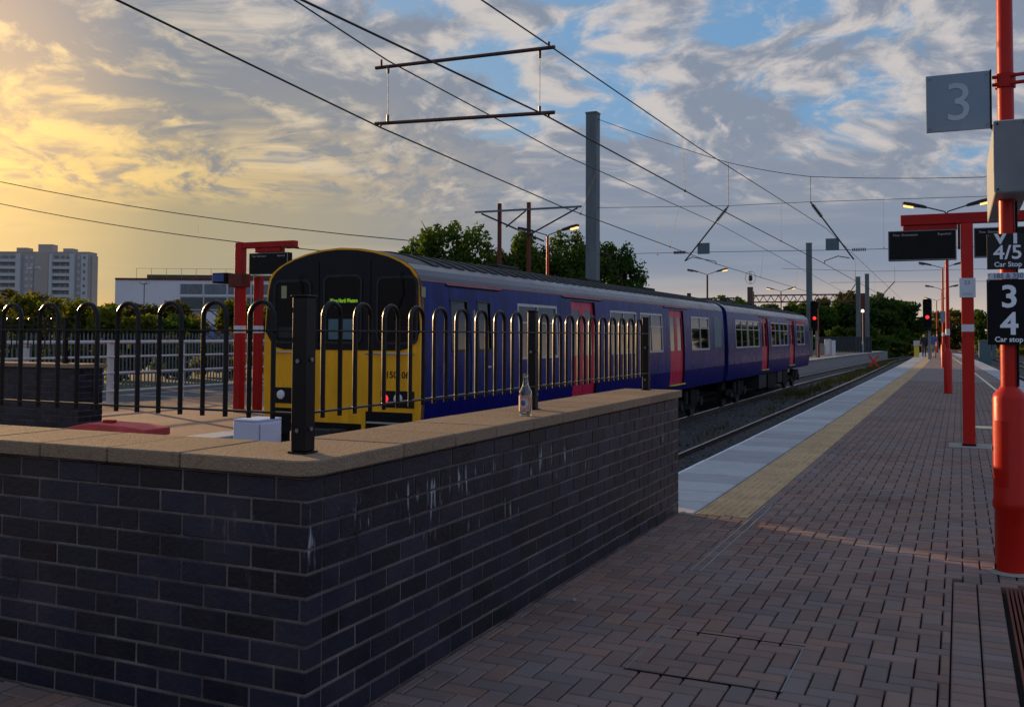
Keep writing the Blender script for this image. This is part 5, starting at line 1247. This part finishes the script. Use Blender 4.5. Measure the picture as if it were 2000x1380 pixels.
lo = Face((-262, 242), (-248, 249)); lb = thing('low_block', 'low grey block between the tower and the pale building', 'building', (-255, 245, -1.3)); lo.part('wall', 'tower_wall', lb, 0, lo.L, -10, 0, -1.3, 9.6); lo.part('roof', 'tower_side', lb, -.3, lo.L+.3, -10.3, .3, 9.61, 10.0)
# long pale building
Bf = Face((-102.4, 95.7), (-62, 117)); bd = thing('pale_building', 'long pale two-storey building with window band and rooftop railing', 'building', (-82, 106, -1.3))
Bf.part('wall', 'block_wall', bd, 0, Bf.L, -18, 0, 4.6, 8.6)
Bf.part('lower_wall', 'block_low', bd, 1.5, Bf.L, -17, -.4, -1.3, 4.59)
Bf.part('roof_edge', 'rust_brown', bd, 0, Bf.L, -18.1, .12, 8.61, 8.85); Bf.part('roof_upstand', 'rail_steel', bd, 3.2, Bf.L, -16, -3, 8.86, 9.5)
for i in range(22): Bf.part('rail_post', 'steel_gray', bd, 2+i*2.0, 2.04+i*2.0, -2.3, -2.26, 8.86, 10.3)
Bf.part('rooftop_rail', 'steel_gray', bd, 2, Bf.L, -2.3, -2.26, 10.27, 10.31)
for i in range(7):
    a = 8.6+i*3.15
    Bf.part('spandrel_panel', 'block_panel', bd, a, a+2.95, .005, .1, 4.75, 6.3)
    for k in range(4): Bf.part('window', 'block_glass', bd, a+k*.74, a+k*.74+.66, .005, .12, 6.75, 8.1)
    Bf.part('window_sill', 'block_wall', bd, a, a+2.95, .006, .16, 6.45, 6.7)
Bf.part('fascia', 'block_wall', bd, 12.0, Bf.L, -.39, .3, 2.6, 4.4); Bf.part('colour_band', 'band_yellow', bd, 3.5, 12.1, -.39, .2, 1.75, 2.55); Bf.part('colour_band', 'band_pink', bd, 12.2, 24, -.39, .2, 1.6, 2.5); Bf.part('pillar', 'pillar_blue', bd, 12.0, 13.4, -.39, .6, -1.3, 2.58)
def flood(x, y, h, label, w_=.35):
    t = thing('floodlight_post', label, 'lamp post', (x, y, -1.3), 'distant street lights'); MB().tube([(x, y, -1.3), (x, y, h)], .06, 6).build('pole', 'steel_gray', t)
    for s in (-1, 1): MB().box(x+s*w_-.22, x+s*w_+.22, y-.15, y+.15, h, h+.22).build('lamp_head', 'white_paint', t)
    MB().box(x-w_, x+w_, y-.04, y+.04, h-.06, h-.001).build('crossbar', 'steel_gray', t)
flood(-70.5, 69.4, 6.2, 'street light with two white heads in front of the pale building'); flood(-82, 66.5, 7.7, 'dark twin street light in front of the tower stair shaft', .6); flood(-47, 62.0, 4.0, 'pale street light beside the left red gantry', .15)

pb = MB().lathe([(.006, 0), (.016, .004), (.014, .014), (.003, .02)], (-2.02, 5.25, .001), 8).build('pebble', 'concrete', org=(-2.02, 5.25, .001))
tag(pb, 'small pale pebble lying on the paving beside the brick wall', 'pebble')
